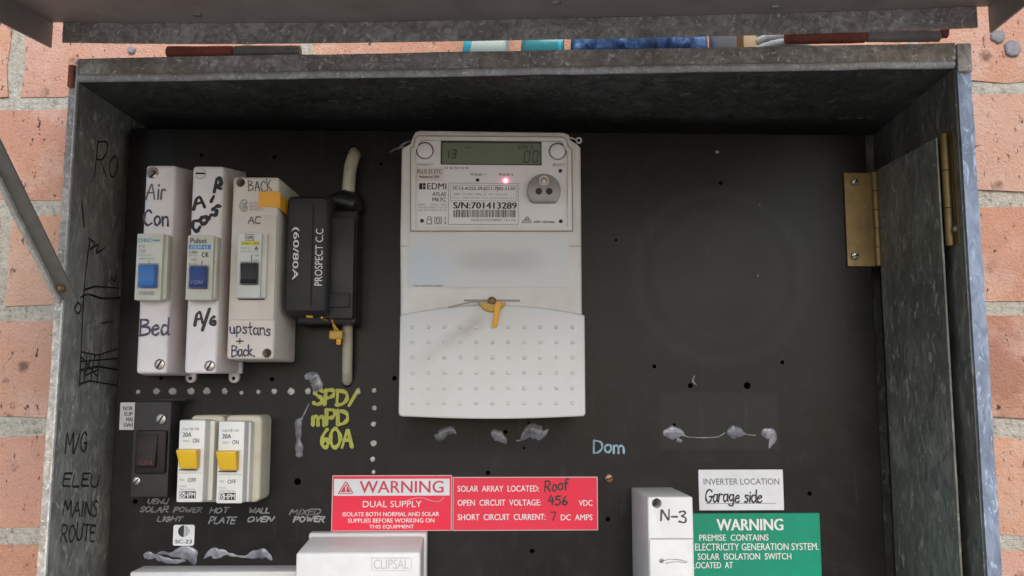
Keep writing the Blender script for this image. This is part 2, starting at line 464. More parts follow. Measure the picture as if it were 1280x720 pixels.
def thing(name, loc, label, cat, group=None):
    o = bpy.data.objects.new(name, None)
    o.empty_display_size = 0.02
    o.location = loc
    COL.objects.link(o)
    ORG[o.name] = Vector(loc)
    return tag(o, label, cat, group)
def nbm(): return bmesh.new()
def hexa(bm, c8, bev=0.0, seg=2):
    """8 corners: 4 of the back loop, 4 of the front loop"""
    t = bmesh.new()
    v = [t.verts.new(c) for c in c8]
    for f in ((0, 1, 2, 3), (7, 6, 5, 4), (0, 4, 5, 1), (1, 5, 6, 2), (2, 6, 7, 3), (3, 7, 4, 0)):
        t.faces.new([v[i] for i in f])
    bmesh.ops.recalc_face_normals(t, faces=t.faces[:])
    if bev > 0:
        bmesh.ops.bevel(t, geom=t.edges[:], offset=bev, segments=seg, profile=0.5, affect='EDGES')
    merge(bm, t)
def merge(bm, t):
    me = bpy.data.meshes.new('tmp'); t.to_mesh(me); t.free()
    bm.from_mesh(me); bpy.data.meshes.remove(me)
def box(bm, x0, x1, y0, y1, z0, z1, bev=0.0, seg=2):
    hexa(bm, [(x0, y1, z0), (x1, y1, z0), (x1, y1, z1), (x0, y1, z1), (x0, y0, z0), (x1, y0, z0), (x1, y0, z1), (x0, y0, z1)], bev, seg)
def prism(bm, pts, y0, y1, bev=0.0, seg=2):
    """polygon in x,z pushed from y0 (back) to y1 (front); front rim rounded"""
    t = bmesh.new()
    a = [t.verts.new((x, y0, z)) for x, z in pts]
    b = [t.verts.new((x, y1, z)) for x, z in pts]
    n = len(pts)
    t.faces.new(a); ff = t.faces.new(list(reversed(b)))
    for i in range(n):
        t.faces.new((a[i], b[i], b[(i+1) % n], a[(i+1) % n]))
    bmesh.ops.recalc_face_normals(t, faces=t.faces[:])
    if bev > 0:
        bmesh.ops.bevel(t, geom=list(ff.edges), offset=bev, segments=seg, profile=0.5, affect='EDGES')
    merge(bm, t)
def disc_pts(cx, cz, r, n=24, a0=0.0):
    return [(cx+r*math.cos(a0+2*math.pi*i/n), cz+r*math.sin(a0+2*math.pi*i/n)) for i in range(n)]
def rr_pts(x0, x1, z0, z1, r, n=4):
    out = []
    for cx, cz, s in ((x1-r, z1-r, 0), (x0+r, z1-r, 90), (x0+r, z0+r, 180), (x1-r, z0+r, 270)):
        for i in range(n+1):
            a = R(s+90*i/n); out.append((cx+r*math.cos(a), cz+r*math.sin(a)))
    return out
def tube(bm, path, radii, n=14, caps=True):
    path = [Vector(p) for p in path]
    if not hasattr(radii, '__len__'): radii = [radii]*len(path)
    rings = []
    up = Vector((0, 0, 1))
    for i, p in enumerate(path):
        a = path[max(i-1, 0)]; b = path[min(i+1, len(path)-1)]
        tdir = (b-a).normalized()
        s = tdir.cross(up)
        if s.length < 1e-3: s = tdir.cross(Vector((0, 1, 0)))
        s.normalize(); q = tdir.cross(s)
        rings.append([bm.verts.new(p+(s*math.cos(2*math.pi*k/n)+q*math.sin(2*math.pi*k/n))*radii[i]) for k in range(n)])
    for r0, r1 in zip(rings, rings[1:]):
        for k in range(n):
            bm.faces.new((r0[k], r0[(k+1) % n], r1[(k+1) % n], r1[k]))
    if caps:
        bm.faces.new(rings[0]); bm.faces.new(rings[-1])
def catmull(pts, sub=5):
    P = [Vector(p) for p in pts]
    if len(P) < 3: return P
    out = []
    for i in range(len(P)-1):
        p0 = P[max(i-1, 0)]; p1 = P[i]; p2 = P[i+1]; p3 = P[min(i+2, len(P)-1)]
        for k in range(sub):
            t = k/sub
            out.append(0.5*((2*p1)+(p2-p0)*t+(2*p0-5*p1+4*p2-p3)*t*t+(3*p1-p0-3*p2+p3)*t**3))
    out.append(P[-1])
    return out
def rect(x0, x1, y0, y1, p):
    """photo rectangle on a plane p in front of the panel -> X0, X1, Z0, Z1"""
    ym = (y0+y1)/2; xm = (x0+x1)/2
    return W(x0, ym, p).x, W(x1, ym, p).x, W(xm, y1, p).z, W(xm, y0, p).z
def pbox(bm, x0, x1, y0, y1, p0, p1, bev=0.0, seg=2):
    a, b, c, e = rect(x0, x1, y0, y1, p1)
    box(bm, a, b, -p1, -p0, c, e, bev, seg)

# ------------------------------------------------------------------ lettering
def printed(name, s, x0, x1, y0, y1, p, mat, parent, bold=0.0, rot=0, lift=0.00025, spacing=1.0):
    """printed words filling a photo rectangle on the plane p"""
    cu = bpy.data.curves.new('t', 'FONT'); cu.body = s; cu.resolution_u = 3
    cu.space_character = spacing
    cu.align_x = 'CENTER'
    ob = bpy.data.objects.new('t', cu); COL.objects.link(ob)
    dg = bpy.context.evaluated_depsgraph_get(); dg.update()
    me = bpy.data.meshes.new_from_object(ob.evaluated_get(dg))
    bpy.data.objects.remove(ob); bpy.data.curves.remove(cu)
    if bold > 0:      # heavier weight: the glyphs again, a hair to either side and above
        b2 = bmesh.new(); k0 = bmesh.new(); k0.from_mesh(me)
        for i, dx in enumerate((0.0, -bold, bold)):
            m2 = me.copy(); m2.transform(Matrix.Translation((dx, 0, i+1))); b2.from_mesh(m2); bpy.data.meshes.remove(m2)
        b2.to_mesh(me); b2.free(); k0.free()
    zz_ = [v.co.z for v in me.vertices]
    vs_ = [v.co.copy() for v in me.vertices]
    if rot:
        c_, s_ = math.cos(R(rot)), math.sin(R(rot))
        vs_ = [Vector((v.x*c_-v.y*s_, v.x*s_+v.y*c_, 0)) for v in vs_]
    a0 = min(v.x for v in vs_); a1 = max(v.x for v in vs_)
    b0 = min(v.y for v in vs_); b1 = max(v.y for v in vs_)
    X0, X1, Z0, Z1 = rect(x0, x1, y0, y1, p)
    for mv, v, z_ in zip(me.vertices, vs_, zz_):
        mv.co = Vector((X0+(v.x-a0)/(a1-a0)*(X1-X0), -p-lift-z_*0.00001, Z0+(v.y-b0)/(b1-b0)*(Z1-Z0)))
    return link(me, name, mat, parent, smooth=False)
FONT = {
'A': (.7, "0,0 .38,1 .7,0|.12,.38 .6,.4"), 'B': (.6, "0,0 0,1|~0,1 .45,.95 .5,.75 .1,.55|~.1,.55 .55,.5 .58,.15 0,0"),
'C': (.6, "~.58,.85 .35,1 .05,.75 .02,.3 .25,0 .6,.12"), 'D': (.6, "0,0 .02,1|~0,1 .5,.85 .6,.4 .35,.05 0,0"),
'E': (.5, ".5,1 0,1 0,0 .52,0|0,.52 .4,.54"), 'G': (.65, "~.58,.85 .35,1 .05,.75 .02,.3 .25,0 .5,.1 .6,.4|.35,.45 .65,.45"),
'H': (.6, "0,0 0,1|.6,0 .6,1|0,.5 .6,.52"), 'I': (.15, ".08,0 .08,1"), 'K': (.55, "0,0 0,1|.5,1 .02,.45 .55,0"),
'L': (.5, "0,1 0,0 .5,0"), 'M': (.8, "0,0 .08,1 .4,.35 .72,1 .8,0"), 'N': (.65, "0,0 .05,1 .6,0 .65,1"),
'O': (.65, "~.35,1 .05,.8 0,.35 .25,0 .58,.2 .63,.65 .38,1"), 'P': (.55, "0,0 .03,1|~0,1 .45,.98 .52,.7 .3,.48 .03,.45"),
'R': (.6, "0,0 .03,1|~0,1 .45,.98 .52,.75 .3,.5 .03,.47|.2,.47 .58,0"), 'S': (.5, "~.5,.88 .28,1 .05,.8 .2,.58 .45,.4 .42,.1 .2,0 0,.12"),
'T': (.6, "0,1 .6,1|.3,1 .3,0"), 'U': (.6, "~0,1 .02,.3 .25,0 .5,.15 .58,1"), 'V': (.6, "0,1 .3,0 .6,1"),
'W': (.85, "0,1 .2,0 .42,.7 .62,0 .85,1"), 'X': (.55, "0,0 .55,1|0,1 .55,0"),
'a': (.5, "~.42,.55 .15,.6 0,.3 .15,0 .42,.2|.44,.6 .42,.15 .52,0"), 'c': (.42, "~.42,.5 .2,.62 0,.35 .12,.02 .42,.1"),
'd': (.5, "~.42,.5 .15,.6 0,.3 .15,0 .42,.2|.45,1 .44,.1 .52,0"), 'e': (.45, "~.02,.32 .4,.38 .3,.6 .05,.45 .05,.1 .25,0 .45,.12"),
'f': (.4, "~.42,.95 .22,1 .16,.6 .15,0|0,.58 .36,.6"), 'g': (.5, "~.42,.55 .15,.6 0,.3 .15,.05 .42,.25|~.45,.6 .45,-.1 .3,-.38 0,-.25"),
'i': (.12, ".06,.6 .06,0|.06,.82 .07,.88"), 'k': (.45, "0,1 0,0|.38,.6 .03,.28 .42,0"),
'm': (.7, "0,.6 0,0|~0,.4 .15,.6 .3,.5 .32,0|~.32,.4 .48,.6 .63,.5 .68,0"), 'n': (.45, "0,.6 0,0|~0,.4 .18,.6 .38,.5 .42,0"),
'o': (.45, "~.22,.6 .02,.42 .05,.1 .25,0 .43,.2 .38,.52 .2,.6"), 'p': (.48, "0,.6 0,-.35|~0,.5 .25,.62 .45,.35 .25,.02 0,.1"),
'r': (.35, "0,.6 0,0|~0,.35 .15,.6 .35,.55"), 's': (.38, "~.36,.52 .15,.6 .05,.45 .3,.25 .28,.03 0,.06"),
't': (.35, ".16,.95 .16,.1 .3,0|0,.6 .34,.62"), 'u': (.45, "~0,.6 .02,.15 .2,0 .4,.2 .42,.6|.42,.6 .45,0"),
'3': (.5, "~.02,.9 .3,1 .45,.8 .2,.55|~.2,.55 .5,.42 .42,.05 0,.08"), '4': (.55, ".3,1 0,.4 .55,.42|.42,.8 .38,0"),
'5': (.5, ".48,1 .08,1 .05,.6|~.05,.6 .4,.6 .45,.25 .25,0 0,.1"), '6': (.5, "~.4,1 .1,.6 .05,.15 .3,0 .48,.25 .3,.48 .08,.3"),
'7': (.5, "0,1 .5,1 .2,0"), '/': (.5, "0,-.05 .5,1.05"), '+': (.5, ".25,.75 .25,.2|0,.47 .5,.48"), '-': (.45, "0,.45 .45,.47"),
'.': (.1, ".04,0 .08,.06"), ' ': (.32, "")}
FONT['0'] = FONT['O']
def parse(s):
    out = []
    for st in s.split('|'):
        if not st: continue
        sm = st[0] == '~'
        pts = [tuple(float(q) for q in a.split(',')) for a in st.lstrip('~').split()]
        out.append((sm, pts))
    return out
def layout(s, gap=0.16, jit=0.03):
    x = 0.0; out = []
    for ch in s:
        wd, st = FONT[ch]
        dy = random.uniform(-jit, jit); sc = random.uniform(1-jit, 1+jit)
        for sm, pts in parse(st):
            out.append((sm, [(x+a*sc+random.uniform(-jit, jit)*0.4, b*sc+dy+random.uniform(-jit, jit)*0.4) for a, b in pts]))
        x += wd+gap
    return out, x-gap
def ribbons(bm, strokes, O, U, V, n, width, lift0=0.0002):
    """pen strokes as thin inked ribbons; O + a*U + b*V, each stroke a hair above the last"""
    for k, (sm, pts) in enumerate(strokes):
        P = [O+U*a+V*b for a, b in pts]
        if sm: P = catmull(P, 5)
        elif len(P) > 2:   # soften corners slightly by doubling points near them
            Q = [P[0]]
            for i in range(1, len(P)-1):
                Q += [P[i].lerp(P[i-1], 0.06), P[i].lerp(P[i+1], 0.06)]
            P = Q+[P[-1]]
        off = n*(lift0+0.00003*k)
        t0 = (P[1]-P[0]).normalized(); t1 = (P[-1]-P[-2]).normalized()
        P = [P[0]-t0*width*0.5, P[0]-t0*width*0.3]+P+[P[-1]+t1*width*0.3, P[-1]+t1*width*0.5]
        ph_ = random.uniform(0, 6); wd = [0.25, 0.75]+[1.0+.22*math.sin(ph_+i*.8)+random.uniform(-.08, .08) for i, _ in enumerate(P[4:])]+[0.7, 0.25]
        prev = None
        for i, p in enumerate(P):
            a = P[max(i-1, 0)]; b = P[min(i+1, len(P)-1)]
            t = b-a
            if t.length < 1e-9: continue
            s = t.normalized().cross(n)*width*0.5*wd[i]
            oo = off+n*(0.000004*i); cur = (bm.verts.new(p+s+oo), bm.verts.new(p-s+oo))
            if prev: bm.faces.new((prev[0], cur[0], cur[1], prev[1]))
            prev = cur
def written(s, x0, x1, ytop, ybase, p, mat, parent, width, slant=0.0, jit=0.03, tilt=0.0, gap=0.16, name='handwriting'):
    """hand lettering on the panel plane p between photo columns x0..x1, capital height ytop..ybase"""
    st, wd = layout(s, gap, jit)
    O = W(x0, ybase, p); U = (W(x1, ybase+tilt, p)-O)/wd; V = W(x0, ytop, p)-O
    st = [(sm, [(a+slant*b, b) for a, b in pts]) for sm, pts in st]
    bm = nbm(); ribbons(bm, st, O, U, V, Vector((0, -1, 0)), width)
    return finish_flat(bm, name, mat, parent)
def finish_flat(bm, name, mat, parent):
    me = bpy.data.meshes.new(name); bm.to_mesh(me); bm.free()
    return link(me, name, mat, parent, smooth=False)
def strokes_px(pxs, p, mat, parent, width, name='handwriting'):
    """free pen strokes given in photo pixels on plane p; '~' first makes a stroke smooth"""
    bm = nbm()
    for k, st in enumerate(pxs):
        sm = st[0] == '~'; pts = st[1:] if sm else st
        P = [W(a, b, p) for a, b in pts]
        O = P[0]; 
        ribbons(bm, [(sm, [(q.x, q.z) for q in P])], Vector((0, -p, 0)), Vector((1, 0, 0)), Vector((0, 0, 1)), Vector((0, -1, 0)), width, 0.0002+0.00003*k)
    return finish_flat(bm, name, mat, parent)

def screw(parent, px, py, rpx, p, mat='steel', slot=35, name='screw', dome=0.0012):
    c = W(px, py, p); r = rpx*(D0-p)/F
    bm = nbm(); prism(bm, disc_pts(c.x, c.z, r, 20), -p+0.0005, -p-dome, dome*0.7, 2)
    o = finish(bm, name, mat, parent)
    a = R(slot); u = Vector((math.cos(a), 0, math.sin(a)))*r*0.85; v = Vector((-math.sin(a), 0, math.cos(a)))*r*0.16
    C = Vector((c.x, -p-dome-0.00015, c.z))
    bm = nbm(); f = [bm.verts.new(C+q) for q in (-u-v, u-v, u+v, -u+v)]; bm.faces.new(f)
    finish_flat(bm, 'slot', 'dark_hole', o)
    return o
def drill(obj, px, py, rpx, p, depth):
    """cut a real round pocket into a moulded cover"""
    c = W(px, py, p); org = ORG[obj.name]
    cb = nbm(); prism(cb, disc_pts(c.x, c.z, rpx*(D0-p)/F, 28), -p+depth, -p-0.01)
    me = bpy.data.meshes.new('cut'); bmesh.ops.recalc_face_normals(cb, faces=cb.faces[:]); cb.to_mesh(me); cb.free()
    me.transform(Matrix.Translation(-org))
    k = bpy.data.objects.new('cut', me); COL.objects.link(k); k.parent = obj.parent
    md = obj.modifiers.new('b', 'BOOLEAN'); md.object = k; md.operation = 'DIFFERENCE'; md.solver = 'EXACT'
    dg = bpy.context.evaluated_depsgraph_get(); dg.update()
    nm = bpy.data.meshes.new_from_object(obj.evaluated_get(dg))
    obj.modifiers.clear(); old = obj.data; mat = old.materials[0]; obj.data = nm; bpy.data.meshes.remove(old); bpy.data.objects.remove(k)
    nm.materials.clear(); nm.materials.append(mat)
    nm.set_sharp_from_angle(angle=R(40))

# ------------------------------------------------------------------ ground
bm = nbm(); v = [bm.verts.new(q) for q in ((-400, -600, 0), (400, -600, 0), (400, 200, 0), (-400, 200, 0))]; bm.faces.new(v)
tag(finish(bm, 'ground', 'concrete', smooth=False), kind='structure')

# ------------------------------------------------------------------ brick wall
WF = 0.083                        # wall face behind the box front
HX0, HX1 = B(60, 540).x-0.012, B(1205, 300).x+0.014     # hole for the box
JZ = B(40, 130, WF).z             # a bed joint
PITCH, LEN = 0.086, 0.240
HZ1 = JZ-0.004; HZ0 = JZ-PITCH*7+0.004
wall = thing('brick_wall', (0, 0, 0), 'salmon orange clay brick wall with sandy mortar joints around the meter box', 'wall')
wall.matrix_world = BOX_M; ORG[wall.name] = Vector()
WX, WZ0, WZ1 = 1.75, -ZC, 1.05
bm = nbm()
for (a, b, c, e) in ((-WX, HX0, WZ0, WZ1), (HX1, WX, WZ0, WZ1), (HX0, HX1, HZ1, WZ1), (HX0, HX1, WZ0, HZ0)):
    box(bm, a, b, WF+0.0008, WF+0.11, c, e)
box(bm, HX0, HX1, WF+0.10, WF+0.109, HZ0, HZ1)
finish(bm, 'mortar', 'mortar', wall, smooth=False)
def brick_mesh(L_, H_, seed):
    rnd = random.Random(seed)
    nx, nz = max(2, int(L_/0.03)), 3
    bm = nbm()
    g = {}
    for i in range(nx+1):
        for j in range(nz+1):
            x = -L_/2+L_*i/nx; z = -H_/2+H_*j/nz
            edge = i in (0, nx) or j in (0, nz)
            jx = rnd.uniform(-.002, .002); jz = rnd.uniform(-.002, .002)
            y = rnd.uniform(-0.0006, 0.0006)+(0.0016 if edge else 0)
            g[i, j] = bm.verts.new((x+jx, y, z+jz))
    for i in range(nx):
        for j in range(nz):
            bm.faces.new((g[i, j], g[i+1, j], g[i+1, j+1], g[i, j+1]))
    rim = [g[i, 0] for i in range(nx)]+[g[nx, j] for j in range(nz)]+[g[i, nz] for i in range(nx, 0, -1)]+[g[0, j] for j in range(nz, 0, -1)]
    back = [bm.verts.new((v.co.x, 0.012, v.co.z)) for v in rim]
    n = len(rim)
    for k in range(n):
        bm.faces.new((rim[k], back[k], back[(k+1) % n], rim[(k+1) % n]))
    me = bpy.data.meshes.new('brick'); bmesh.ops.recalc_face_normals(bm, faces=bm.faces[:]); bm.to_mesh(me); bm.free()
    me.polygons.foreach_set('use_smooth', [True]*len(me.polygons)); me.set_sharp_from_angle(angle=R(50))
    me.materials.append(MATS['brick'])
    return me
BM = {}
JX = B(20, 90, WF).x              # a perpend in the course above the first joint
rnd = random.Random(3)
nb = 0
for c in range(-13, 11):
    z0 = JZ+PITCH*c+0.006; z1 = z0+PITCH-0.012
    off = 0.0 if c % 2 == 0 else LEN/2
    for k in range(-5, 6):
        a = JX+off+LEN*k+0.006; b = a+LEN-0.012
        if b < -1.25 or a > 1.25: continue
        segs = [(a, b)]
        if z1 > HZ0 and z0 < HZ1:
            segs = []
            if a < HX0: segs.append((a, min(b, HX0)))
            if b > HX1: segs.append((max(a, HX1), b))
        for s0, s1 in segs:
            if s1-s0 < 0.012 or nb >= 298: continue
            key = (round(s1-s0, 4), rnd.randrange(6) if s1-s0 > 0.2 else 0)
            if key not in BM: BM[key] = brick_mesh(s1-s0, z1-z0, hash(key) % 1000)
            o = bpy.data.objects.new('brick', BM[key]); COL.objects.link(o)
            o.parent = wall
            o.location = ((s0+s1)/2, WF-0.002+rnd.uniform(-0.001, 0.001), (z0+z1)/2)
            o.rotation_euler = (rnd.uniform(-.01, .01), rnd.uniform(-.006, .006), rnd.uniform(-.004, .004))
            nb += 1

for px, py, r_ in ((1247, 46, 9.5), (1265, 61, 11), (165, 63, 5.5)):
    q = B(px, py, WF-.002); bm = nbm(); rq = r_*.69/F
    prism(bm, [(q.x+rq*random.uniform(.88, 1.1)*math.cos(2*math.pi*k/18), q.z+rq*random.uniform(.88, 1.1)*math.sin(2*math.pi*k/18)) for k in range(18)], WF+.004, WF-.0045, .0018, 3)
    finish(bm, 'filled_hole', 'filler', wall)

# ------------------------------------------------------------------ galvanised meter box
mb = thing('meter_box', (0, 0, 0), 'old galvanised steel meter box set in brick wall, its lid propped open', 'meter box')
mb.matrix_world = BOX_M; ORG[mb.name] = Vector()
XLT = B(96, 110); XLB = B(68, 540); XL = XLT.x; XLK = (XLT.x-XLB.x)/(XLT.z-XLB.z)
def xl_at(z, off=0.0): return XLT.x+XLK*(z-XLT.z)+off
XR = B(1207, 300).x         # inner faces of the side walls at the front
ZT = B(640, 93).z; ZLIP = B(640, 64).z         # inner roof, top of the lip
ZB = -0.345
DEP = 0.165
TS = 0.0014
XB = xl_at(ZB)
bm = nbm(); hexa(bm, [(XB-TS, DEP, ZB), (XB, DEP, ZB), (XL, DEP, ZT), (XL-TS, DEP, ZT), (XB-TS, .0022, ZB), (XB, .0022, ZB), (XL, .0022, ZT), (XL-TS, .0022, ZT)]); lw = finish(bm, 'side_wall', 'zinc_lit', mb, smooth=False)
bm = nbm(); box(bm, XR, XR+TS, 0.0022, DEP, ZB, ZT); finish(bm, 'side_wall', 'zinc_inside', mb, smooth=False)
bm = nbm(); box(bm, XL-TS, XR+TS, 0.0022, DEP, ZT+0.0003, ZLIP-0.003); finish(bm, 'roof', 'zinc_shaded', mb, smooth=False)
bm = nbm(); box(bm, XB-TS, XR+TS, 0.0022, DEP, ZB-0.004, ZB-0.0003); finish(bm, 'floor_plate', 'zinc_inside', mb, smooth=False)
bm = nbm(); box(bm, XB-TS, XR+TS, DEP+0.0003, DEP+0.002, ZB-0.004, ZLIP-0.003); finish(bm, 'back_plate', 'zinc_inside', mb, smooth=False)
# front frame
def wob_strip(bm, x0, x1, y0, y1, z0, z1, n, amp, horiz=True):
    """a folded steel edge that is not quite straight any more"""
    rr = random.Random(int(abs(x0*1000))+n)
    prev = None
    for i in range(n+1):
        t = i/n
        d1 = rr.uniform(-amp, amp); d2 = rr.uniform(-amp, amp)
        if horiz:
            x = x0+(x1-x0)*t
            q = [(x, y0+d1, z0+d2), (x, y0+d1, z1+d2*0.5), (x, y1, z1+d2*0.5), (x, y1, z0+d2)]
        else:
            z = z0+(z1-z0)*t
            q = [(x0+d2, y0+d1, z), (x1+d2*0.5, y0+d1, z), (x1+d2*0.5, y1, z), (x0+d2, y1, z)]
        cur = [bm.verts.new(a) for a in q]
        if prev:
            for k in range(4): bm.faces.new((prev[k], prev[(k+1) % 4], cur[(k+1) % 4], cur[k]))
        else: bm.faces.new(cur)
        prev = cur
    bm.faces.new(prev)
ZM = B(640, 85).z
bm = nbm(); wob_strip(bm, XL-0.0005, XR+0.0005, -0.0005, 0.0018, ZM, ZLIP, 24, 0.0004); finish(bm, 'top_lip', 'zinc_trim', mb)
bm = nbm(); tube(bm, [(XL+0.0005+(XR-XL-0.001)*i/24, 0.0008+random.uniform(-.0004, .0004), (ZM+ZT)/2+0.0002+random.uniform(-.0003, .0003)) for i in range(25)], (ZM-ZT)/2+0.0006, 10)
finish(bm, 'rolled_edge', 'zinc_highlight', mb)
LIPW = 0.0056; xl = XL-LIPW; xr = B(1230, 300).x
bm = nbm(); wob_strip(bm, xl, XL-0.0008, -0.0002, 0.0018, ZB, B(90, 82).z, 30, 0.0003, False)
for v_ in bm.verts: v_.co.x += XLK*(v_.co.z-XLT.z)
finish(bm, 'side_lip', 'zinc_trim', mb)
bm = nbm(); box(bm, XL-0.0006, XL+0.0008, -0.0014, 0.0016, ZB, ZLIP-0.002, 0.0004)
for v_ in bm.verts: v_.co.x += XLK*(v_.co.z-XLT.z)
finish(bm, 'corner_bead', 'zinc_highlight', mb)
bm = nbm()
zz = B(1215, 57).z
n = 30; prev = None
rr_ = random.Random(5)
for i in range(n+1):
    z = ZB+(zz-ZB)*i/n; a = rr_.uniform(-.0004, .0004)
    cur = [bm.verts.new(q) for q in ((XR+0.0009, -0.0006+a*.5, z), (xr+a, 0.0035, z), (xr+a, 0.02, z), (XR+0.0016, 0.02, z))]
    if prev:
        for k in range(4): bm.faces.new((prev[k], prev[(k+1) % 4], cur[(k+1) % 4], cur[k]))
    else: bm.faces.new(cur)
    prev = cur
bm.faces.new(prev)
o = finish(bm, 'side_lip', 'zinc_sky_tint', mb); o['label'] = 'mottled edge strip on the right of the box, sky reflection painted in as pale blue'
bm = nbm(); box(bm, XR+0.0012, xr-0.0012, -0.0022, 0.004, B(1215, 90).z, B(1215, 55).z, 0.0008); finish(bm, 'corner_patch', 'zinc_trim', mb)
bm = nbm(); box(bm, xl-0.0006, XL-0.002, -0.0026, 0.004, B(90, 110).z, B(90, 82).z, 0.001); finish(bm, 'corner_patch', 'rust', mb)
bm = nbm(); wob_strip(bm, XB-LIPW, xr, -0.0008, 0.0018, ZB-0.016, ZB-0.0005, 24, 0.0004); finish(bm, 'bottom_lip', 'zinc_trim', mb)
# outer skin between front frame and wall
bm = nbm(); box(bm, xl+0.001, xl+0.0024, 0.002, WF+0.02, ZB, ZLIP-0.004)
for v_ in bm.verts: v_.co.x += XLK*(v_.co.z-XLT.z)
finish(bm, 'outer_skin', 'zinc_trim', mb, smooth=False)
bm = nbm(); box(bm, xr-0.0024, xr-0.001, 0.0202, WF+0.02, ZB, ZLIP-0.004); finish(bm, 'outer_skin', 'zinc_trim', mb, smooth=False)
bm = nbm(); box(bm, xl+0.0026, xr-0.0026, 0.002, WF+0.02, ZLIP-0.0028, ZLIP-0.0012); finish(bm, 'roof_skin', 'zinc_trim', mb, smooth=False)
ZROOF = ZLIP-0.0012
# hinge barrels
def barrel(x0p, x1p, yc0, yc1, rp, mat, name='hinge_barrel'):
    a = B(x0p, yc0, 0.006); b = B(x1p, yc1, 0.006)
    r = rp*0.63/F
    bm = nbm()
    N_ = 10
    path = [a.lerp(b, i/N_) for i in range(N_+1)]
    path = [path[0]]+[path[0].lerp(path[1], .15)]+path[1:-1]+[path[-1].lerp(path[-2], .15), path[-1]]
    rad = [r*0.75]+[r*random.uniform(.96, 1.03) for _ in path[2:]]+[r*0.75]
    tube(bm, path, rad, 14)
    return finish(bm, name, mat, mb)
barrel(209, 292, 65.5, 65, 8, 'rust'); barrel(292.5, 376, 64.5, 64, 7.6, 'rust_zinc')
barrel(981, 1082, 47.5, 46, 8, 'rust'); barrel(1082.5, 1175, 45.5, 45, 7.6, 'rust_zinc'); barrel(1175.5, 1184, 41, 41, 7, 'rust')
# lid
LX0 = B(62, 45).x; LX1 = B(1240, 30).x
ZL = B(640, 24).z                       # lid sheet at the hinge
LD = 0.44
def lidpt(x, s, dz=0.0):
    t = (x-LX0)/(LX1-LX0)
    ang = R(6.0+(1.2-6.0)*t)
    bow = abs(2*t-1)**3*(0.0046 if t < .5 else 0.003)
    return Vector((x, -s*math.cos(ang), ZL+bow-s*math.sin(ang)+dz))
def lid_patch(bm, x0, x1, s0, s1, dz0, dz1, nx=12, ns=10):
    top = {}; bot = {}
    for i in range(nx+1):
        for j in range(ns+1):
            x = x0+(x1-x0)*i/nx; s = s0+(s1-s0)*j/ns
            top[i, j] = bm.verts.new(lidpt(x, s, dz1)); bot[i, j] = bm.verts.new(lidpt(x, s, dz0))
    for i in range(nx):
        for j in range(ns):
            bm.faces.new((top[i, j], top[i+1, j], top[i+1, j+1], top[i, j+1]))
            bm.faces.new((bot[i, j+1], bot[i+1, j+1], bot[i+1, j], bot[i, j]))
    for i in range(nx):
        for j in (0, ns): bm.faces.new((top[i, j], top[i+1, j], bot[i+1, j], bot[i, j]))
    for j in range(ns):
        for i in (0, nx): bm.faces.new((top[i, j], top[i, j+1], bot[i, j+1], bot[i, j]))
bm = nbm(); lid_patch(bm, LX0, LX1, -0.001, LD, 0.0, 0.0015); lid = finish(bm, 'lid', 'lid_paint', mb, angle=60)
FH = B(640, 24).z-B(640, 50).z
bm = nbm(); lid_patch(bm, LX0+0.010, LX1-0.010, -0.0008, 0.0009, -FH, -0.0003, 16, 1); finish(bm, 'lid_flange', 'zinc_trim', lid)
bm = nbm(); lid_patch(bm, LX0, LX0+0.0016, -0.0009, LD, -FH*1.25, -0.0003, 1, 12); finish(bm, 'lid_flange', 'lid_paint', lid)
bm = nbm(); lid_patch(bm, LX1-0.0016, LX1, -0.0009, LD, -FH*1.25, -0.0003, 1, 12); finish(bm, 'lid_flange', 'lid_paint', lid)
bm = nbm(); lid_patch(bm, LX0+0.002, LX1-0.002, LD-0.0016, LD-0.0002, -FH*1.2, -0.0003, 16, 1); finish(bm, 'lid_flange', 'lid_paint', lid)
for x_, s_ in ((0.20, 0.012), (-0.2, 0.02), (0.05, 0.03)):
    q = lidpt(x_, s_); bm = nbm(); tube(bm, [q+Vector((0, 0, -0.0002)), q+Vector((0, 0, -0.0014)), q+Vector((0, 0, -0.002))], [0.0035, 0.003, 0.001], 10); finish(bm, 'rivet', 'steel', lid)
# stay that props the lid up
A_ = B(78, 368, -0.004)
STAY_Y = -0.15
E_ = Vector((LX0-0.003, STAY_Y, ZL-0.022))
dv = (E_-A_).normalized(); sd = Vector((0, -0.75, 0.0)); sd = (sd-dv*sd.dot(dv)).normalized(); nn = dv.cross(sd).normalized()
bm = nbm()
def bar(bm, a, b, sd, w0, w1, nn, t0, t1, bev):
    hexa(bm, [a+sd*w0+nn*t0, a+sd*w1+nn*t0, a+sd*w1+nn*t1, a+sd*w0+nn*t1, b+sd*w0+nn*t0, b+sd*w1+nn*t0, b+sd*w1+nn*t1, b+sd*w0+nn*t1], bev)
side = dv.cross(Vector((0, 1, 0))).normalized(); fr = dv.cross(side).normalized()
if side.x < 0: side = -side
if fr.y > 0: fr = -fr
bar(bm, A_-dv*0.004, E_, side, -0.0015, 0.0085, fr, -0.0008, 0.0008, 0.0003)
stay = finish(bm, 'lid_stay', 'steel_bar', mb)
bm = nbm(); bar(bm, A_-dv*0.004, E_, side, -0.0052, -0.0017, fr, -0.001, 0.004, 0.0005); finish(bm, 'stay_flange', 'zinc_highlight', stay)
q = B(84, 362, -0.001)
bm = nbm(); tube(bm, [q+Vector((0, 0.002, 0)), q+Vector((0, -0.009, 0)), q+Vector((0, -0.0105, 0))], [0.0026, 0.0026, 0.0012], 12); finish(bm, 'stay_pin', 'brass', stay)
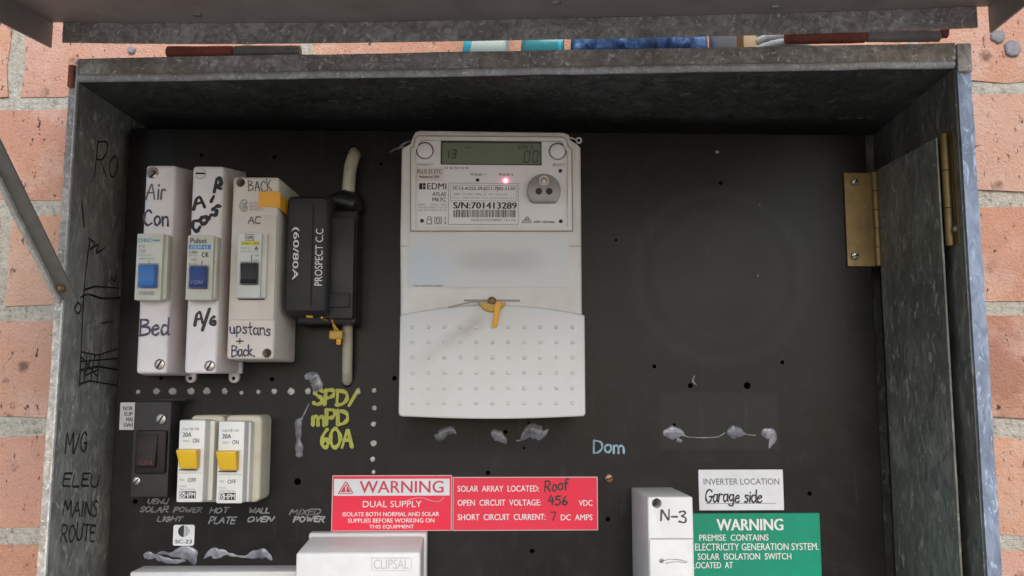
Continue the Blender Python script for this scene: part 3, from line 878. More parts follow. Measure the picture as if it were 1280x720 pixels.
# writing on the left inner wall
def wallpts(pts): return [BXL(a, b) for a, b in pts]
def wall_written(s, x0, x1, yt, yb, width=0.0016, slant=0.15, mat='marker_wall'):
    st, wd = layout(s, 0.16, 0.06)
    O = BXL(x0, yb); U = (BXL(x1, yb)-O)/wd; V = BXL(x0, yt)-O
    bm = nbm(); ribbons(bm, [(sm, [(a+slant*b, b) for a, b in p]) for sm, p in st], O, U, V, Vector((1, 0, 0)), width)
    finish_flat(bm, 'handwriting', mat, lw)
wall_written('Ro', 118, 145, 180, 222, 0.0015)
wall_written('M/G', 81, 107, 541, 566); wall_written('ELEU', 78, 122, 592, 608); wall_written('MAINS', 78, 120, 626, 645); wall_written('ROUTE', 76, 117, 655, 676)
bm = nbm()
sk = [[(102, 252), (105, 284)], ['~', (112, 300), (108, 330), (104, 372), (101, 440), (99, 482)], ['~', (110, 298), (118, 304), (112, 312), (122, 306), (120, 316), (130, 310)],
      [(106, 362), (118, 358), (148, 360)], ['~', (100, 372), (110, 368), (128, 373), (150, 372)], ['~', (97, 378), (93, 386), (97, 392), (101, 384), (97, 378)],
      [(101, 440), (122, 444), (146, 436)], [(100, 452), (146, 448)], [(99, 463), (122, 458), (146, 462)], [(99, 480), (112, 476), (146, 482)], [(108, 442), (104, 478)], [(118, 444), (112, 478)],
      [(124, 444), (120, 480)], [(101, 446), (120, 470)], [(112, 450), (104, 470), (122, 462)], [(126, 404), (140, 402)], [(136, 352), (138, 346), (142, 352), (144, 344)]]
for k, st in enumerate(sk):
    sm = st[0] == '~'; P = wallpts(st[1:] if sm else st)
    ribbons(bm, [(sm, [(q.y, q.z) for q in P])], Vector((xl_at(0.0), 0, 0)), Vector((0, 1, 0)), Vector((XLK, 0, 1)), Vector((1, 0, 0)), 0.0015, 0.0002+0.00003*k)
finish_flat(bm, 'handwriting', 'marker_wall', lw)

# ------------------------------------------------------------------ panel
panel = thing('switchboard_panel', PANEL_O, 'black painted mounting board inside the meter box, drilled and scribbled on', 'panel')
x0, x1, z0, z1 = rect(150, 1098, 164, 720, 0)
PX0, PX1, PZ0, PZ1 = W(150, 400).x, W(1093, 400).x, ZC-0.325, W(620, 164).z
bm = nbm(); box(bm, PX0, PX1, 0.0, 0.012, PZ0, PZ1, 0.0008, 1)
brd = finish(bm, 'board', 'panel', panel)
HOLES = [(443, 190, 8.5), (434, 478, 6.5), (252, 194, 2.2), (343, 196, 2.8), (818, 458, 2.6), (978, 453, 2.6), (863, 482, 3.2), (934, 482, 4.4), (372, 602, 4.3), (340, 474, 2.8), (493, 473, 3), (610, 591, 2.8),
         (760, 649, 2.9), (665, 689, 3), (1012, 617, 2.8), (901, 229, 2.4), (201, 473, 2.2), (169, 627, 3), (476, 205, 2.2), (770, 300, 1.8), (655, 560, 1.8), (843, 531, 2), (632, 540, 2.6), (661, 529, 2.2)]
cb = nbm()
for hx, hy, hr in HOLES:
    c = W(hx, hy, 0); prism(cb, disc_pts(c.x, c.z, hr*D0/F, 14), 0.02, -0.005)
me = bpy.data.meshes.new('cut'); bmesh.ops.recalc_face_normals(cb, faces=cb.faces[:]); cb.to_mesh(me); cb.free()
me.transform(Matrix.Translation(-PANEL_O))
co = bpy.data.objects.new('cut', me); COL.objects.link(co); co.location = PANEL_O
md = brd.modifiers.new('b', 'BOOLEAN'); md.object = co; md.operation = 'DIFFERENCE'; md.solver = 'EXACT'
dg = bpy.context.evaluated_depsgraph_get(); dg.update()
nm = bpy.data.meshes.new_from_object(brd.evaluated_get(dg))
brd.modifiers.clear(); old = brd.data; brd.data = nm; bpy.data.meshes.remove(old); bpy.data.objects.remove(co)
brd.data.materials.clear(); brd.data.materials.append(MATS['panel'])
# plugged holes
PLUG = [(173, 490, 3), (196, 489, 4.3), (216, 489, 5), (239, 489, 4.6), (259, 489, 4.6), (281, 489, 4.2), (302, 491, 2.8), (323, 490, 2.8), (343, 489, 3.6), (364, 489, 4.6), (385, 489, 4.2),
        (448, 490, 3), (468, 488, 3.3), (468, 510, 3.4), (467, 530, 3.4), (467, 554, 4), (466, 574, 3.4), (467, 590, 2.6)]
for a, b, r_ in PLUG:
    c = W(a, b, 0); rr0 = r_*D0/F
    bm = nbm()
    pts = [(c.x+rr0*random.uniform(.82, 1.1)*math.cos(2*math.pi*i/14), c.z+rr0*random.uniform(.82, 1.1)*math.sin(2*math.pi*i/14)) for i in range(14)]
    prism(bm, pts, 0.0005, -0.0011, 0.0008, 2)
    finish(bm, 'hole_plug', 'plug', panel)
screw(panel, 761, 598, 5.6, 0, 'brass_screw', 20, dome=0.003)
screw(panel, 896, 190, 2.6, 0, 'steel', 70, dome=0.002)
# sealant smears
def smear(pts, name='sealant_smear', mat='sealant', h=0.24):
    """pts: (px, py, half-width px): a lumpy run of sealant lying on the board"""
    bm = nbm()
    P = [Vector((a, b, c)) for a, b, c in pts]
    P = catmull(P, 6)
    rings = []
    n = 10
    for i, q in enumerate(P):
        c = W(q.x, q.y, 0)
        a = P[max(i-1, 0)]; b = P[min(i+1, len(P)-1)]
        t = Vector((b.x-a.x, 0, -(b.y-a.y)))
        t = t.normalized() if t.length > 1e-6 else Vector((1, 0, 0))
        s = Vector((-t.z, 0, t.x))
        wv = max(q.z, 0.45)*D0/F*(1+.12*math.sin(q.x*.5+q.y*.4)); hv = wv*h*(1+.2*math.sin(q.x*.35)*math.cos(q.y*.3))
        rings.append([bm.verts.new(c+s*wv*math.cos(math.pi*k/n)+Vector((0, -1, 0))*(hv*math.sin(math.pi*k/n))+Vector((0, 0.0002, 0))) for k in range(n+1)])
    for r0, r1 in zip(rings, rings[1:]):
        for k in range(n): bm.faces.new((r0[k], r0[k+1], r1[k+1], r1[k]))
    bm.faces.new(rings[0]); bm.faces.new(rings[-1])
    return finish(bm, name, mat, panel, angle=80)
smear([(543, 543, 1), (549, 545, 6), (556, 540, 6), (563, 538, 5), (569, 541, 2.2), (572, 548, 1.1), (575, 556, .6), (577, 560, .2)])
smear([(614, 540, 2), (619, 542, 6.5), (626, 547, 6), (631, 552, 3), (633.5, 558, 1.2), (634, 566, .4)])
smear([(640, 550, .6), (650, 549, 1), (656, 543, 5), (664, 539, 9), (674, 541, 9), (680, 541, 4.5), (686, 536, 1.5)])
smear([(829, 541, 3), (836, 541, 7), (845, 541, 8), (852, 542, 3.5), (858, 546, 1.5), (866, 547, .9), (885, 546, .9), (898, 545, 1), (905, 541, .6)])
smear([(846, 549, 2), (850, 551, 3), (854, 550, .8)])
smear([(909, 540, 3), (915, 540, 7.5), (922, 540, 7.5), (929, 542, 3), (935, 543, 1), (941, 543.5, .3)])
smear([(952, 540, 3), (957, 541, 6.5), (963, 543, 7.5), (966, 549, 5.5), (963, 556, 2.4), (961.5, 562, 1), (961, 566, .3)])
smear([(381, 472, 3), (388, 470, 6), (394, 474, 7), (396, 482, 7), (392, 492, 1.6), (386, 505, .8), (379, 521, 1), (373, 528, 4.5), (373, 540, 4), (373, 550, 3.2), (374, 560, 5), (374, 569, 4.5), (374, 572, 1)])
smear([(180, 696, 3), (185, 694, 5), (192, 696, 2.5), (201, 691, 2), (215, 693, 3), (224, 691, 7), (236, 691, 9), (241, 699, 6), (243, 706, 1.5)])
smear([(190, 692, 1.5), (200, 698, 3.5), (218, 702, 3), (232, 700, 2)])
smear([(247, 711, .6), (251, 704, 1.2), (257, 696, 2.2), (264, 691, 5), (272, 692, 7), (280, 691, 3.5), (291, 694, 2), (306, 696, 2), (318, 693, 5), (328, 692, 6), (334, 694, 4), (339, 699, 2), (343, 702, .5)])
for st in (['~', (852, 542), (860, 546), (880, 547), (897, 546), (906, 541)], ['~', (927, 541), (936, 543.5), (944, 544)], ['~', (646, 551), (655, 549), (662, 545)], ['~', (386, 505), (380, 518), (375, 526)],
           ['~', (868, 470), (866, 476), (870, 481)]):
    strokes_px([st], 0, 'sealant', panel, .0009, 'sealant_strand')
# pencil and paint lettering on the board
PW = dict(p=0.0, parent=panel)
written('UENU', 184, 209, 624, 629.5, mat='pencil_white', width=.0010, slant=.25, jit=.08, **PW)
written('SOLAR', 175, 209, 633.5, 640, mat='pencil_dim', width=.0010, slant=.25, jit=.08, **PW)
written('POWER', 217, 252, 634, 640, mat='pencil_dim', width=.0010, slant=.25, jit=.08, **PW)
written('LIGHT', 196, 227, 646, 651.5, mat='pencil_dim', width=.0010, slant=.25, jit=.08, **PW)
written('HOT', 262, 284, 635, 641, mat='pencil_white', width=.0010, slant=.25, jit=.08, **PW)
written('PLATE', 261, 293, 646.5, 654, mat='pencil_white', width=.0010, slant=.3, jit=.08, **PW)
written('WALL', 311, 336, 635, 641, mat='pencil_white', width=.0011, slant=.25, jit=.06, **PW)
written('OVEN', 309, 340, 646, 652, mat='pencil_white', width=.0011, slant=.3, jit=.06, **PW)
written('MIXED', 362, 399, 636.5, 643, mat='pencil_dim', width=.0010, slant=.25, jit=.06, **PW)
written('POWER', 367, 405, 645.5, 652, mat='pencil_white', width=.0012, slant=.2, jit=.06, **PW)
written('SPD/', 392, 447, 488, 506, mat='paint_yellow', width=.0026, slant=.05, jit=.05, tilt=-1, **PW)
written('mPD', 391, 434, 514, 531, mat='paint_yellow', width=.0026, jit=.05, **PW)
written('60A', 402, 440, 537, 560, mat='paint_yellow', width=.0026, jit=.05, **PW)
written('Dom', 742, 780, 550, 566, mat='chalk_blue', width=.0015, jit=.05, **PW)
# brass hinges and the zinc flap that carries the board
hp = rect(1057, 1092, 216, 333, 0.002)
bm = nbm(); box(bm, hp[0], hp[1], -0.0022, -0.0004, hp[2], hp[3], 0.0003, 1); h1 = finish(bm, 'hinge', 'brass', panel)
HXA = hp[1]+0.002
bm = nbm()
kn = 5
for i in range(kn):
    za = hp[2]+(hp[3]-hp[2])*i/kn+0.0003; zb = hp[2]+(hp[3]-hp[2])*(i+1)/kn-0.0003
    tube(bm, [(HXA, -0.003, za), (HXA, -0.003, zb)], 0.0028, 12)
finish(bm, 'hinge_barrel', 'brass', h1)
for sy in (228, 320):
    screw(h1, 1068, sy, 5.2, 0.002, 'steel', 60 if sy < 300 else 20, dome=0.0026)
FT = W(1097, 212, 0.004).z
FX0, FX1 = HXA+0.0015, W(1177, 300, 0.094).x
bm = nbm(); hexa(bm, [(FX0, -0.003, PZ0), (FX0+.0015, -0.003, PZ0), (FX0+.0015, -0.003, FT), (FX0, -0.003, FT), (FX1, -0.094, PZ0), (FX1+.0015, -0.094, PZ0), (FX1+.0015, -0.094, FT), (FX1, -0.094, FT)], 0.0002, 1)
finish(bm, 'hinged_flap', 'zinc_inside', panel)
za_, zb_ = W(1183, 308, 0.096).z, W(1183, 168, 0.096).z
bm = nbm(); xx = W(1184, 240, 0.097).x
for i in range(3):
    a = za_+(zb_-za_)*i/3+0.0003; b = za_+(zb_-za_)*(i+1)/3-0.0003
    tube(bm, [(xx, -0.097, a), (xx, -0.097, b)], 0.0029, 12)
h2 = finish(bm, 'hinge', 'brass', panel)
bm = nbm(); hexa(bm, [(xx+.003, -0.098, za_), (xx+.0045, -0.098, za_), (xx+.0045, -0.098, zb_), (xx+.003, -0.098, zb_), (xx+.001, -0.107, za_), (xx+.0022, -0.107, za_), (xx+.0022, -0.107, zb_), (xx+.001, -0.107, zb_)])
finish(bm, 'hinge_leaf', 'brass', h2, smooth=False)
for py in (180, 286):
    q = W(1193, py, 0.103)
    bm = nbm(); tube(bm, [(q.x+0.002, -0.103, q.z), (q.x-0.0002, -0.1032, q.z), (q.x-0.0012, -0.1033, q.z)], [0.0026, 0.0024, 0.001], 10); finish(bm, 'screw', 'steel', h2)

# ------------------------------------------------------------------ circuit breakers in their enclosures
def enclosure(name, label, base, front, p, mat, group):
    """base/front: photo rectangles (x0,x1,y0,y1) at p=0 and at p"""
    a = rect(*base, 0.0); b = rect(*front, p)
    o = thing(name, ((a[0]+a[1])/2, 0, (a[2]+a[3])/2), label, 'circuit breaker', group)
    bm = nbm()
    hexa(bm, [(a[0], 0, a[2]), (a[1], 0, a[2]), (a[1], 0, a[3]), (a[0], 0, a[3]), (b[0], -p, b[2]), (b[1], -p, b[2]), (b[1], -p, b[3]), (b[0], -p, b[3])], 0.0022, 3)
    e = finish(bm, 'enclosure', mat, o, angle=50)
    return o, e
def module(parent, x0, x1, y0, y1, p0, p1, mat, bev=0.0007):
    bm = nbm(); pbox(bm, x0, x1, y0, y1, p0-0.002, p1, bev, 2)
    return finish(bm, 'breaker_module', mat, parent)
def toggle(parent, x0, x1, y0, y1, p, mat, out=0.007, up=True):
    a, b, c, e = rect(x0, x1, y0, y1, p+out*0.6)
    bm = nbm(); h = e-c
    prof = [(0.002, e+0.0004), (-0.003, e), (-out, e-h*0.10), (-out*0.72, e-h*0.45), (-out*0.62, c+h*0.25), (-out*0.85, c+h*0.04), (-0.003, c), (0.002, c)]
    va = [bm.verts.new((a, -p+y, z)) for y, z in prof]; vb = [bm.verts.new((b, -p+y, z)) for y, z in prof]
    n = len(prof)
    for k in range(n): bm.faces.new((va[k], va[(k+1) % n], vb[(k+1) % n], vb[k]))
    bm.faces.new(va); bm.faces.new(vb)
    bmesh.ops.recalc_face_normals(bm, faces=bm.faces[:])
    bmesh.ops.bevel(bm, geom=bm.edges[:], offset=0.0005, segments=2, affect='EDGES')
    flat(parent, 'toggle_slot', x0-1.2, x1+4.0, y0-1.0, y1+1.5, p, 'ink_faint', .00015); flat(parent, 'toggle_slot', x1-3, x1+2.6, y0+1.5, y1-1, p, 'ink_soft', .0003)
    return finish(bm, 'toggle', mat, parent, angle=30)
def flat(parent, name, x0, x1, y0, y1, p, mat, lift=0.0002):
    a, b, c, e = rect(x0, x1, y0, y1, p)
    bm = nbm(); f = [bm.verts.new(q) for q in ((a, -p-lift, c), (b, -p-lift, c), (b, -p-lift, e), (a, -p-lift, e))]; bm.faces.new(f)
    return finish_flat(bm, name, mat, parent)
GB = 'breakers in slim wall enclosures'
# bedroom air conditioner
P1 = 0.062; PM = 0.074
o, e = enclosure('circuit_breaker', 'slim white breaker enclosure with light blue toggle, marked Air Con and Bed', (186, 247, 215, 470), (177, 214, 207, 467), P1, 'white_plastic', GB)
drill(e, 190.5, 215.5, 8, P1, .010); screw(o, 192, 219, 5.5, P1-.0095, 'steel', 50)
drill(e, 199.5, 455.5, 6.8, P1, .003); screw(o, 199.5, 455.7, 6.2, P1-.0025, 'steel', 60, dome=.001)
m = module(o, 169.5, 202.5, 292, 375, P1, PM, 'breaker_cream')
bm = nbm(); pbox(bm, 171, 209, 293, 374, P1-.002, PM-.004, .0006); finish(bm, 'module_side', 'breaker_cream', m)
toggle(m, 173.5, 194, 330, 359, PM, 'toggle_blue')
printed('print', 'CHNT', 172.5, 190, 298, 303, PM, 'ink_teal', m, .02); flat(m, 'print', 191, 200, 299.5, 301.5, PM, 'ink_teal')
printed('print', 'P10', 174, 181, 306, 310, PM, 'ink_faint', m); printed('print', 'C20', 174, 182, 311.5, 315.5, PM, 'ink_faint', m, .02)
printed('print', 'DZ47-60 230V~', 174, 190, 318, 320, PM, 'ink_faint', m); printed('print', '6000A 50Hz', 174, 192, 322, 324.5, PM, 'ink_faint', m)
printed('print', 'V08080', 173, 193, 364, 369, PM, 'ink_faint', m, .01); flat(m, 'print', 186, 187, 326, 330, PM, 'ink_soft')
written('Air', 182, 207, 228, 249, P1, 'ink_soft', e, .0013, .1, .04)
written('Con', 180, 211, 263, 282, P1, 'ink_violet', e, .0015, 0, .05)
written('Bed', 175, 211, 399, 419, P1, 'ink_violet', e, .0016, .05, .05)
# A/C
o, e = enclosure('circuit_breaker', 'slim white breaker enclosure with navy toggle and heavy marker scrawl A Conair, A/C', (252, 305, 215, 466), (236, 275, 208, 467), P1, 'white_plastic', GB)
bm = nbm()
for ex in (238, 292):
    c = W(ex, 471, .004); r_ = 6.3*D0/F
    pts = [(c.x-r_, c.z+.004), (c.x+r_, c.z+.004)]+[(c.x+r_*math.cos(a), c.z-r_*.2+r_*math.sin(a)) for a in [-math.pi*k/10 for k in range(11)]]
    prism(bm, pts, 0, -.004, .0008)
a = rect(232, 303, 458, 467, .004); box(bm, a[0]+.001, a[1], -.0055, -.0001, a[2], a[3]+.004, .0012)
finish(bm, 'mounting_lug', 'white_plastic', o)
for ex in (238, 292): screw(o, ex, 473, 2.2, .004, 'dark_hole', 30, name='lug_hole', dome=.0003)
drill(e, 251, 217, 7.2, P1, .002); screw(o, 251, 217.2, 6.7, P1-.0018, 'white_plastic', 0, dome=.0008); drill(e, 262, 457.5, 6.8, P1, .003); screw(o, 262, 457.5, 6.2, P1-.0025, 'steel', 60, dome=.001)
m = module(o, 233, 266, 294, 375, P1, PM, 'breaker_cream')
bm = nbm(); pbox(bm, 234, 270.5, 295, 374, P1-.002, PM-.004, .0006); finish(bm, 'module_side', 'breaker_cream', m)
t = toggle(m, 237, 257, 332, 360, PM, 'toggle_navy')
printed('print', 'I ON', 239.5, 253, 350.5, 355.5, PM+.0062, 'ink_faint', t)
printed('print', 'Pulset', 238, 259, 297.5, 304, PM, 'ink', m, .015); flat(m, 'print', 236, 263.5, 306, 311.5, PM, 'ink_blue')
printed('print', 'DZ47-63', 239, 260, 307, 310.7, PM, 'ink_white', m, .01, lift=.0004)
printed('print', 'C20A', 236, 247, 313.5, 317, PM, 'ink_soft', m, .02); printed('print', 'C€', 252, 261, 315, 321.5, PM, 'ink', m, .02)
printed('print', '400V 50Hz', 236, 248, 318.5, 320.5, PM, 'ink_faint', m); printed('print', '6000', 239, 246, 323, 326, PM, 'ink_faint', m)
printed('print', 'IEC 898', 236, 246, 329, 331, PM, 'ink_faint', m); flat(m, 'print', 252, 253, 326, 331, PM, 'ink')
strokes_px([[(242, 262), (246, 248), (250, 246), (256, 259)], [(245, 255), (253, 253)]], P1, 'ink', e, .0023)
strokes_px([['~', (250, 276), (242, 277), (241, 284), (246, 289), (250, 284)], ['~', (255, 271), (251, 274), (253, 280), (259, 277), (258, 271), (254, 272)], [(261, 274), (264, 268), (270, 270), (271, 263)],
            ['~', (266, 262), (271, 258), (275, 258)], [(264, 252), (267, 246)], [(268, 240), (271, 224), (275, 222), (277, 230), (271, 234), (276, 236)]], P1, 'ink', e, .0026)
strokes_px([[(243.5, 407), (246, 393), (250, 389), (253.5, 404)], [(245, 400), (252, 398)], [(253, 413), (262, 386)], ['~', (268, 396), (264, 399), (264, 405), (268, 406), (269, 401), (265, 402)]], P1, 'ink', e, .0020)
# upstairs + back
P3 = .058; PM3 = .067
o, e = enclosure('circuit_breaker', 'wide beige breaker enclosure with black toggle, marked upstairs + Back', (310, 372, 243, 453), (287, 345.5, 221, 449), P3, 'beige_plastic', GB)
bm = nbm(); pbox(bm, 288, 344, 268.5, 400, P3-.001, P3+.0012, .0006); ctr = finish(bm, 'cover_strip', 'beige_plastic', o)
drill(e, 300.5, 228, 5.8, P3, .020); drill(e, 333.5, 441.5, 5.8, P3, .020)
m = module(o, 296, 326, 291, 372, P3, PM3, 'module_white')
bm = nbm(); pbox(bm, 299, 333, 292, 372, P3-.002, PM3-.004, .0006); finish(bm, 'module_side', 'module_white', m)
flat(m, 'print', 298, 331, 373.5, 375, P3+.0013, 'ink')
toggle(m, 301, 320, 328, 355, PM3, 'toggle_black')
printed('print', 'GPB', 308, 316, 295, 299, PM3, 'ink', m, .02); flat(m, 'print', 301, 324.5, 301.5, 306.5, PM3, 'ink_yellowlabel')
for q in ((306.5, 307.1, 293.6, 300.2), (317, 317.6, 293.6, 300.2), (306.5, 317.6, 293, 293.6), (306.5, 317.6, 300.2, 300.8)): flat(m, 'print', *q, PM3, 'ink_soft')
printed('print', '4.5kA  32A', 303, 324, 303, 305.5, PM3, 'ink_soft', m, lift=.0004)
printed('print', 'MCB132', 301, 313, 309, 311.5, PM3, 'ink_faint', m); printed('print', '240V 50Hz AC', 301, 324, 313.5, 315.5, PM3, 'ink_faint', m)
printed('print', 'ON', 318, 323.5, 318.5, 320.5, PM3, 'ink_soft', m); printed('print', 'OFF', 317, 323.5, 324.5, 326.5, PM3, 'ink_soft', m); flat(m, 'print', 314.2, 315.2, 318, 327, PM3, 'ink')
c = W(320.5, 310, PM3); bm = nbm(); f = [bm.verts.new((c.x+a*.0016, -PM3-.0002, c.z+b*.0016)) for a, b in ((-1, -.8), (1, -.8), (0, 1))]; bm.faces.new(f); finish_flat(bm, 'print', 'ink_soft', m)
written('BACK', 311, 340, 224.5, 238, P3, 'ink_soft', e, .0008, -.1, .08, tilt=1)
strokes_px([['~', (302, 251), (300, 257), (302, 263), (307, 264), (309, 260), (307, 257), (309, 253), (306, 250), (302, 251)], [(304, 253), (304, 262)], [(306.5, 254), (306.5, 261)]], P3, 'ink_faint', e, .0009, 'print')
for i, s in enumerate(('BETTS', 'ELECTRICAL', 'PRODUCTS')): printed('print', s, 312, 322+4*i, 252.5+4*i, 255.5+4*i, P3, 'ink_faint', e)
written('AC', 310, 325, 271, 280, P3+.0012, 'ink_soft', ctr, .0009, .05, .05)
written('upstans', 288, 338, 402, 416, P3, 'ink_violet', e, .0010, 0, .06, tilt=3)
written('+', 296, 304, 421, 431, P3, 'ink_violet', e, .0011); written('Back.', 290, 318, 432, 445, P3, 'ink_violet', e, .0011, 0, .05)
# orange tape over the corner
x0 = W(323.5, 250, P3).x; xe = rect(287, 345.5, 221, 449, P3)[1]; zc0 = W(336, 259, P3).z; zc1 = W(336, 239.5, P3).z
bm = nbm()
prev = None
path = [(x0, -P3-.0006), (x0+.006, -P3-.0009), (xe-.003, -P3-.0007), (xe-.0004, -P3-.0008), (xe+.0012, -P3+.0002), (xe+.0026, -P3+.008), (xe+.0042, -P3+.013)]
for i, (a, b) in enumerate(path):
    dz = -.0012*max(0, i-3)
    cur = [bm.verts.new((a, b, zc0+dz+random.uniform(-.0003, .0003))), bm.verts.new((a, b, zc1+dz*1.2+random.uniform(-.0003, .0003)))]
    if prev: bm.faces.new((prev[0], cur[0], cur[1], prev[1]))
    prev = cur
bmesh.ops.recalc_face_normals(bm, faces=bm.faces[:]); bmesh.ops.solidify(bm, geom=bm.faces[:], thickness=.00025)
org = Vector(((x0+xe)/2, -P3, zc0))
tag(finish(bm, 'orange_tape', 'orange_tape', loc=org), 'strip of bright orange tape folded over the corner of the upstairs breaker enclosure', 'tape')

# ------------------------------------------------------------------ service fuse
fz = W(405, 320, 0)
fu = thing('service_fuse', fz, 'black service fuse holder with white raised lettering 60/80A, wired with white cable', 'fuse')
bm = nbm(); pbox(bm, 372, 446, 262, 405, 0, .030, .002, 3); fb = finish(bm, 'fuse_base', 'bakelite', fu)
bm = nbm(); pbox(bm, 404, 442, 271, 398, .028, .040, .0012, 2); finish(bm, 'terminal_cover', 'bakelite_worn', fb)
bm = nbm(); pbox(bm, 407, 437, 366, 384, .039, .043, .001, 2); finish(bm, 'terminal_cover', 'bakelite_worn', fb)
bm = nbm(); tube(bm, [W(411, 250, .012), W(430, 252, .014), W(443, 256, .014), W(449, 264, .012)], [.004, .010, .010, .004], 12); finish(bm, 'cable_shroud', 'bakelite', fb)
a = rect(357, 410, 243, 393, .052)
bm = nbm()
prof = [(a[0], -.012), (a[0], -.0495), (a[0]+.0008, -.0515), (a[0]+.0022, -.0525), (a[1]-.003, -.053), (a[1]-.001, -.0515), (a[1], -.049), (a[1], -.012)]
zs = [(a[2], .82), (a[2]+.003, .97), (a[2]+.010, 1.0), (a[3]-.010, 1.0), (a[3]-.003, .97), (a[3], .84)]
rows = [[bm.verts.new((x, y*s, z)) for x, y in prof] for z, s in zs]
for r0, r1 in zip(rows, rows[1:]):
    for k in range(len(prof)-1): bm.faces.new((r0[k], r0[k+1], r1[k+1], r1[k]))
    bm.faces.new((r0[0], r1[0], r1[-1], r0[-1]))
bm.faces.new(rows[0]); bm.faces.new(rows[-1])
fc = finish(bm, 'fuse_carrier', 'bakelite_worn', fu, angle=40)
flat(fc, 'groove', 389.5, 391, 256, 382, .0532, 'dark_hole')
printed('print', '(60/80A', 364, 373.5, 284, 350, .0528, 'ink_white', fc, .015, -90, lift=.0004)
printed('print', 'PROSPECT C.C', 394, 403.5, 286, 357, .053, 'ink_white', fc, .005, 90, lift=.0004)
def cable(path, r, label, loc):
    bm = nbm(); tube(bm, catmull(path, 6), r, 14)
    return tag(finish(bm, 'cable', 'cable_white', loc=loc), label, 'cable', 'white service cables')
cable([W(443, 190, -.012), W(443, 194, .000), W(441, 199, .010), W(438, 210, .0145), W(436.5, 225, .015), W(435.5, 240, .0145), W(435, 256, .014)], .0050, 'white cable bending from the board into the top of the black fuse', W(443, 192, 0))
cable([W(435, 396, .014), W(434.5, 412, .0135), W(434.5, 430, .0125), W(434, 455, .011), W(434, 468, .008), W(434, 475, .001), W(434, 478, -.012)], .0039, 'white cable dropping from the bottom of the black fuse into the board', W(434, 474, 0))
# yellow seal on the fuse
s0 = W(418, 414, .022)
se = thing('security_seal', s0, 'small yellow wire security seal dangling under the black fuse', 'seal')
bm = nbm(); pbox(bm, 411, 428, 413, 424, .018, .024, .0012); finish(bm, 'seal_body', 'seal_yellow', se)
bm = nbm(); pbox(bm, 420, 426, 422, 431, .020, .023, .0008); finish(bm, 'seal_tab', 'orange_tape', se)
bm = nbm(); tube(bm, catmull([W(402, 397, .041), W(408, 400, .030), W(415, 404, .026), W(418, 410, .024), W(419, 416, .022)], 5), .0008, 8); finish(bm, 'seal_wire', 'seal_yellow', se)
bm = nbm(); tube(bm, catmull([W(414, 398, .032), W(417, 405, .028), W(421, 411, .024), W(424, 416, .022)], 5), .0007, 8); finish(bm, 'seal_wire', 'orange_tape', se)
bm = nbm(); tube(bm, [W(383, 395.5, .047), W(391, 396, .047)], .0009, 8); finish(bm, 'seal_wire', 'seal_yellow', se)

# ------------------------------------------------------------------ meter
mo = W(615, 345, 0)
mt = thing('electricity_meter', mo, 'pale grey digital electricity meter with green display and dimpled terminal cover', 'meter')
PB = .058
def L3(px, py, p): 
    q = W(px, py, p); return (q.x, q.z)
outl = [(501, 520), (500, 300), (502, 186), (507, 182), (513, 179), (515, 172), (519, 164.5), (524, 162.5), (704, 165), (711, 167.5), (714, 175), (721, 179), (726, 184), (727, 300), (729, 520)]
bm = nbm(); prism(bm, [L3(a, b, PB) for a, b in outl], 0, -PB, .0022, 3); body = finish(bm, 'meter_body', 'meter_plastic', mt)
# recessed bezel: raised frame around the face
def ring(bm, outer, inner, p0, p1):
    n = len(outer)
    a = [bm.verts.new((*[q.x, -p0, q.z],)) for q in (W(x, y, p1) for x, y in outer)]
    b = [bm.verts.new((q.x, -p1, q.z)) for q in (W(x, y, p1) for x, y in outer)]
    c = [bm.verts.new((q.x, -p1, q.z)) for q in (W(x, y, p1) for x, y in inner)]
    e = [bm.verts.new((q.x, -p0, q.z)) for q in (W(x, y, p1) for x, y in inner)]
    for k in range(n):
        j = (k+1) % n
        bm.faces.new((a[k], a[j], b[j], b[k])); bm.faces.new((b[k], b[j], c[j], c[k])); bm.faces.new((c[k], c[j], e[j], e[k]))
PF = PB+.0012
outer = [(514, 288), (514, 186), (518, 183), (519.5, 174), (523, 170.5), (703, 172), (708, 175.5), (709.5, 183.5), (714, 187), (715, 288)]
inner = [(519.5, 283.5), (519.5, 187), (522, 184.5), (523.5, 178), (526, 175), (701, 176.5), (704, 179.5), (706, 186), (709.5, 189), (710, 283.5)]
bm = nbm(); prism(bm, [L3(a, b, PF) for a, b in inner], -.05, -PF); fp = finish(bm, 'face_plate', 'meter_face', mt)
bm = nbm(); ring(bm, outer, inner, PB-.001, PB+.0035); finish(bm, 'bezel', 'meter_plastic', mt)
groove = [(512.5, 289.5), (512.5, 185), (517, 182), (518, 173), (522.5, 169), (703.5, 170.5), (709, 174.5), (711, 182.5), (715.5, 186), (716.5, 289.5)]
bm = nbm(); ring(bm, groove, outer, PB-.001, PB+.0004); finish(bm, 'bezel_groove', 'ink_faint', mt)
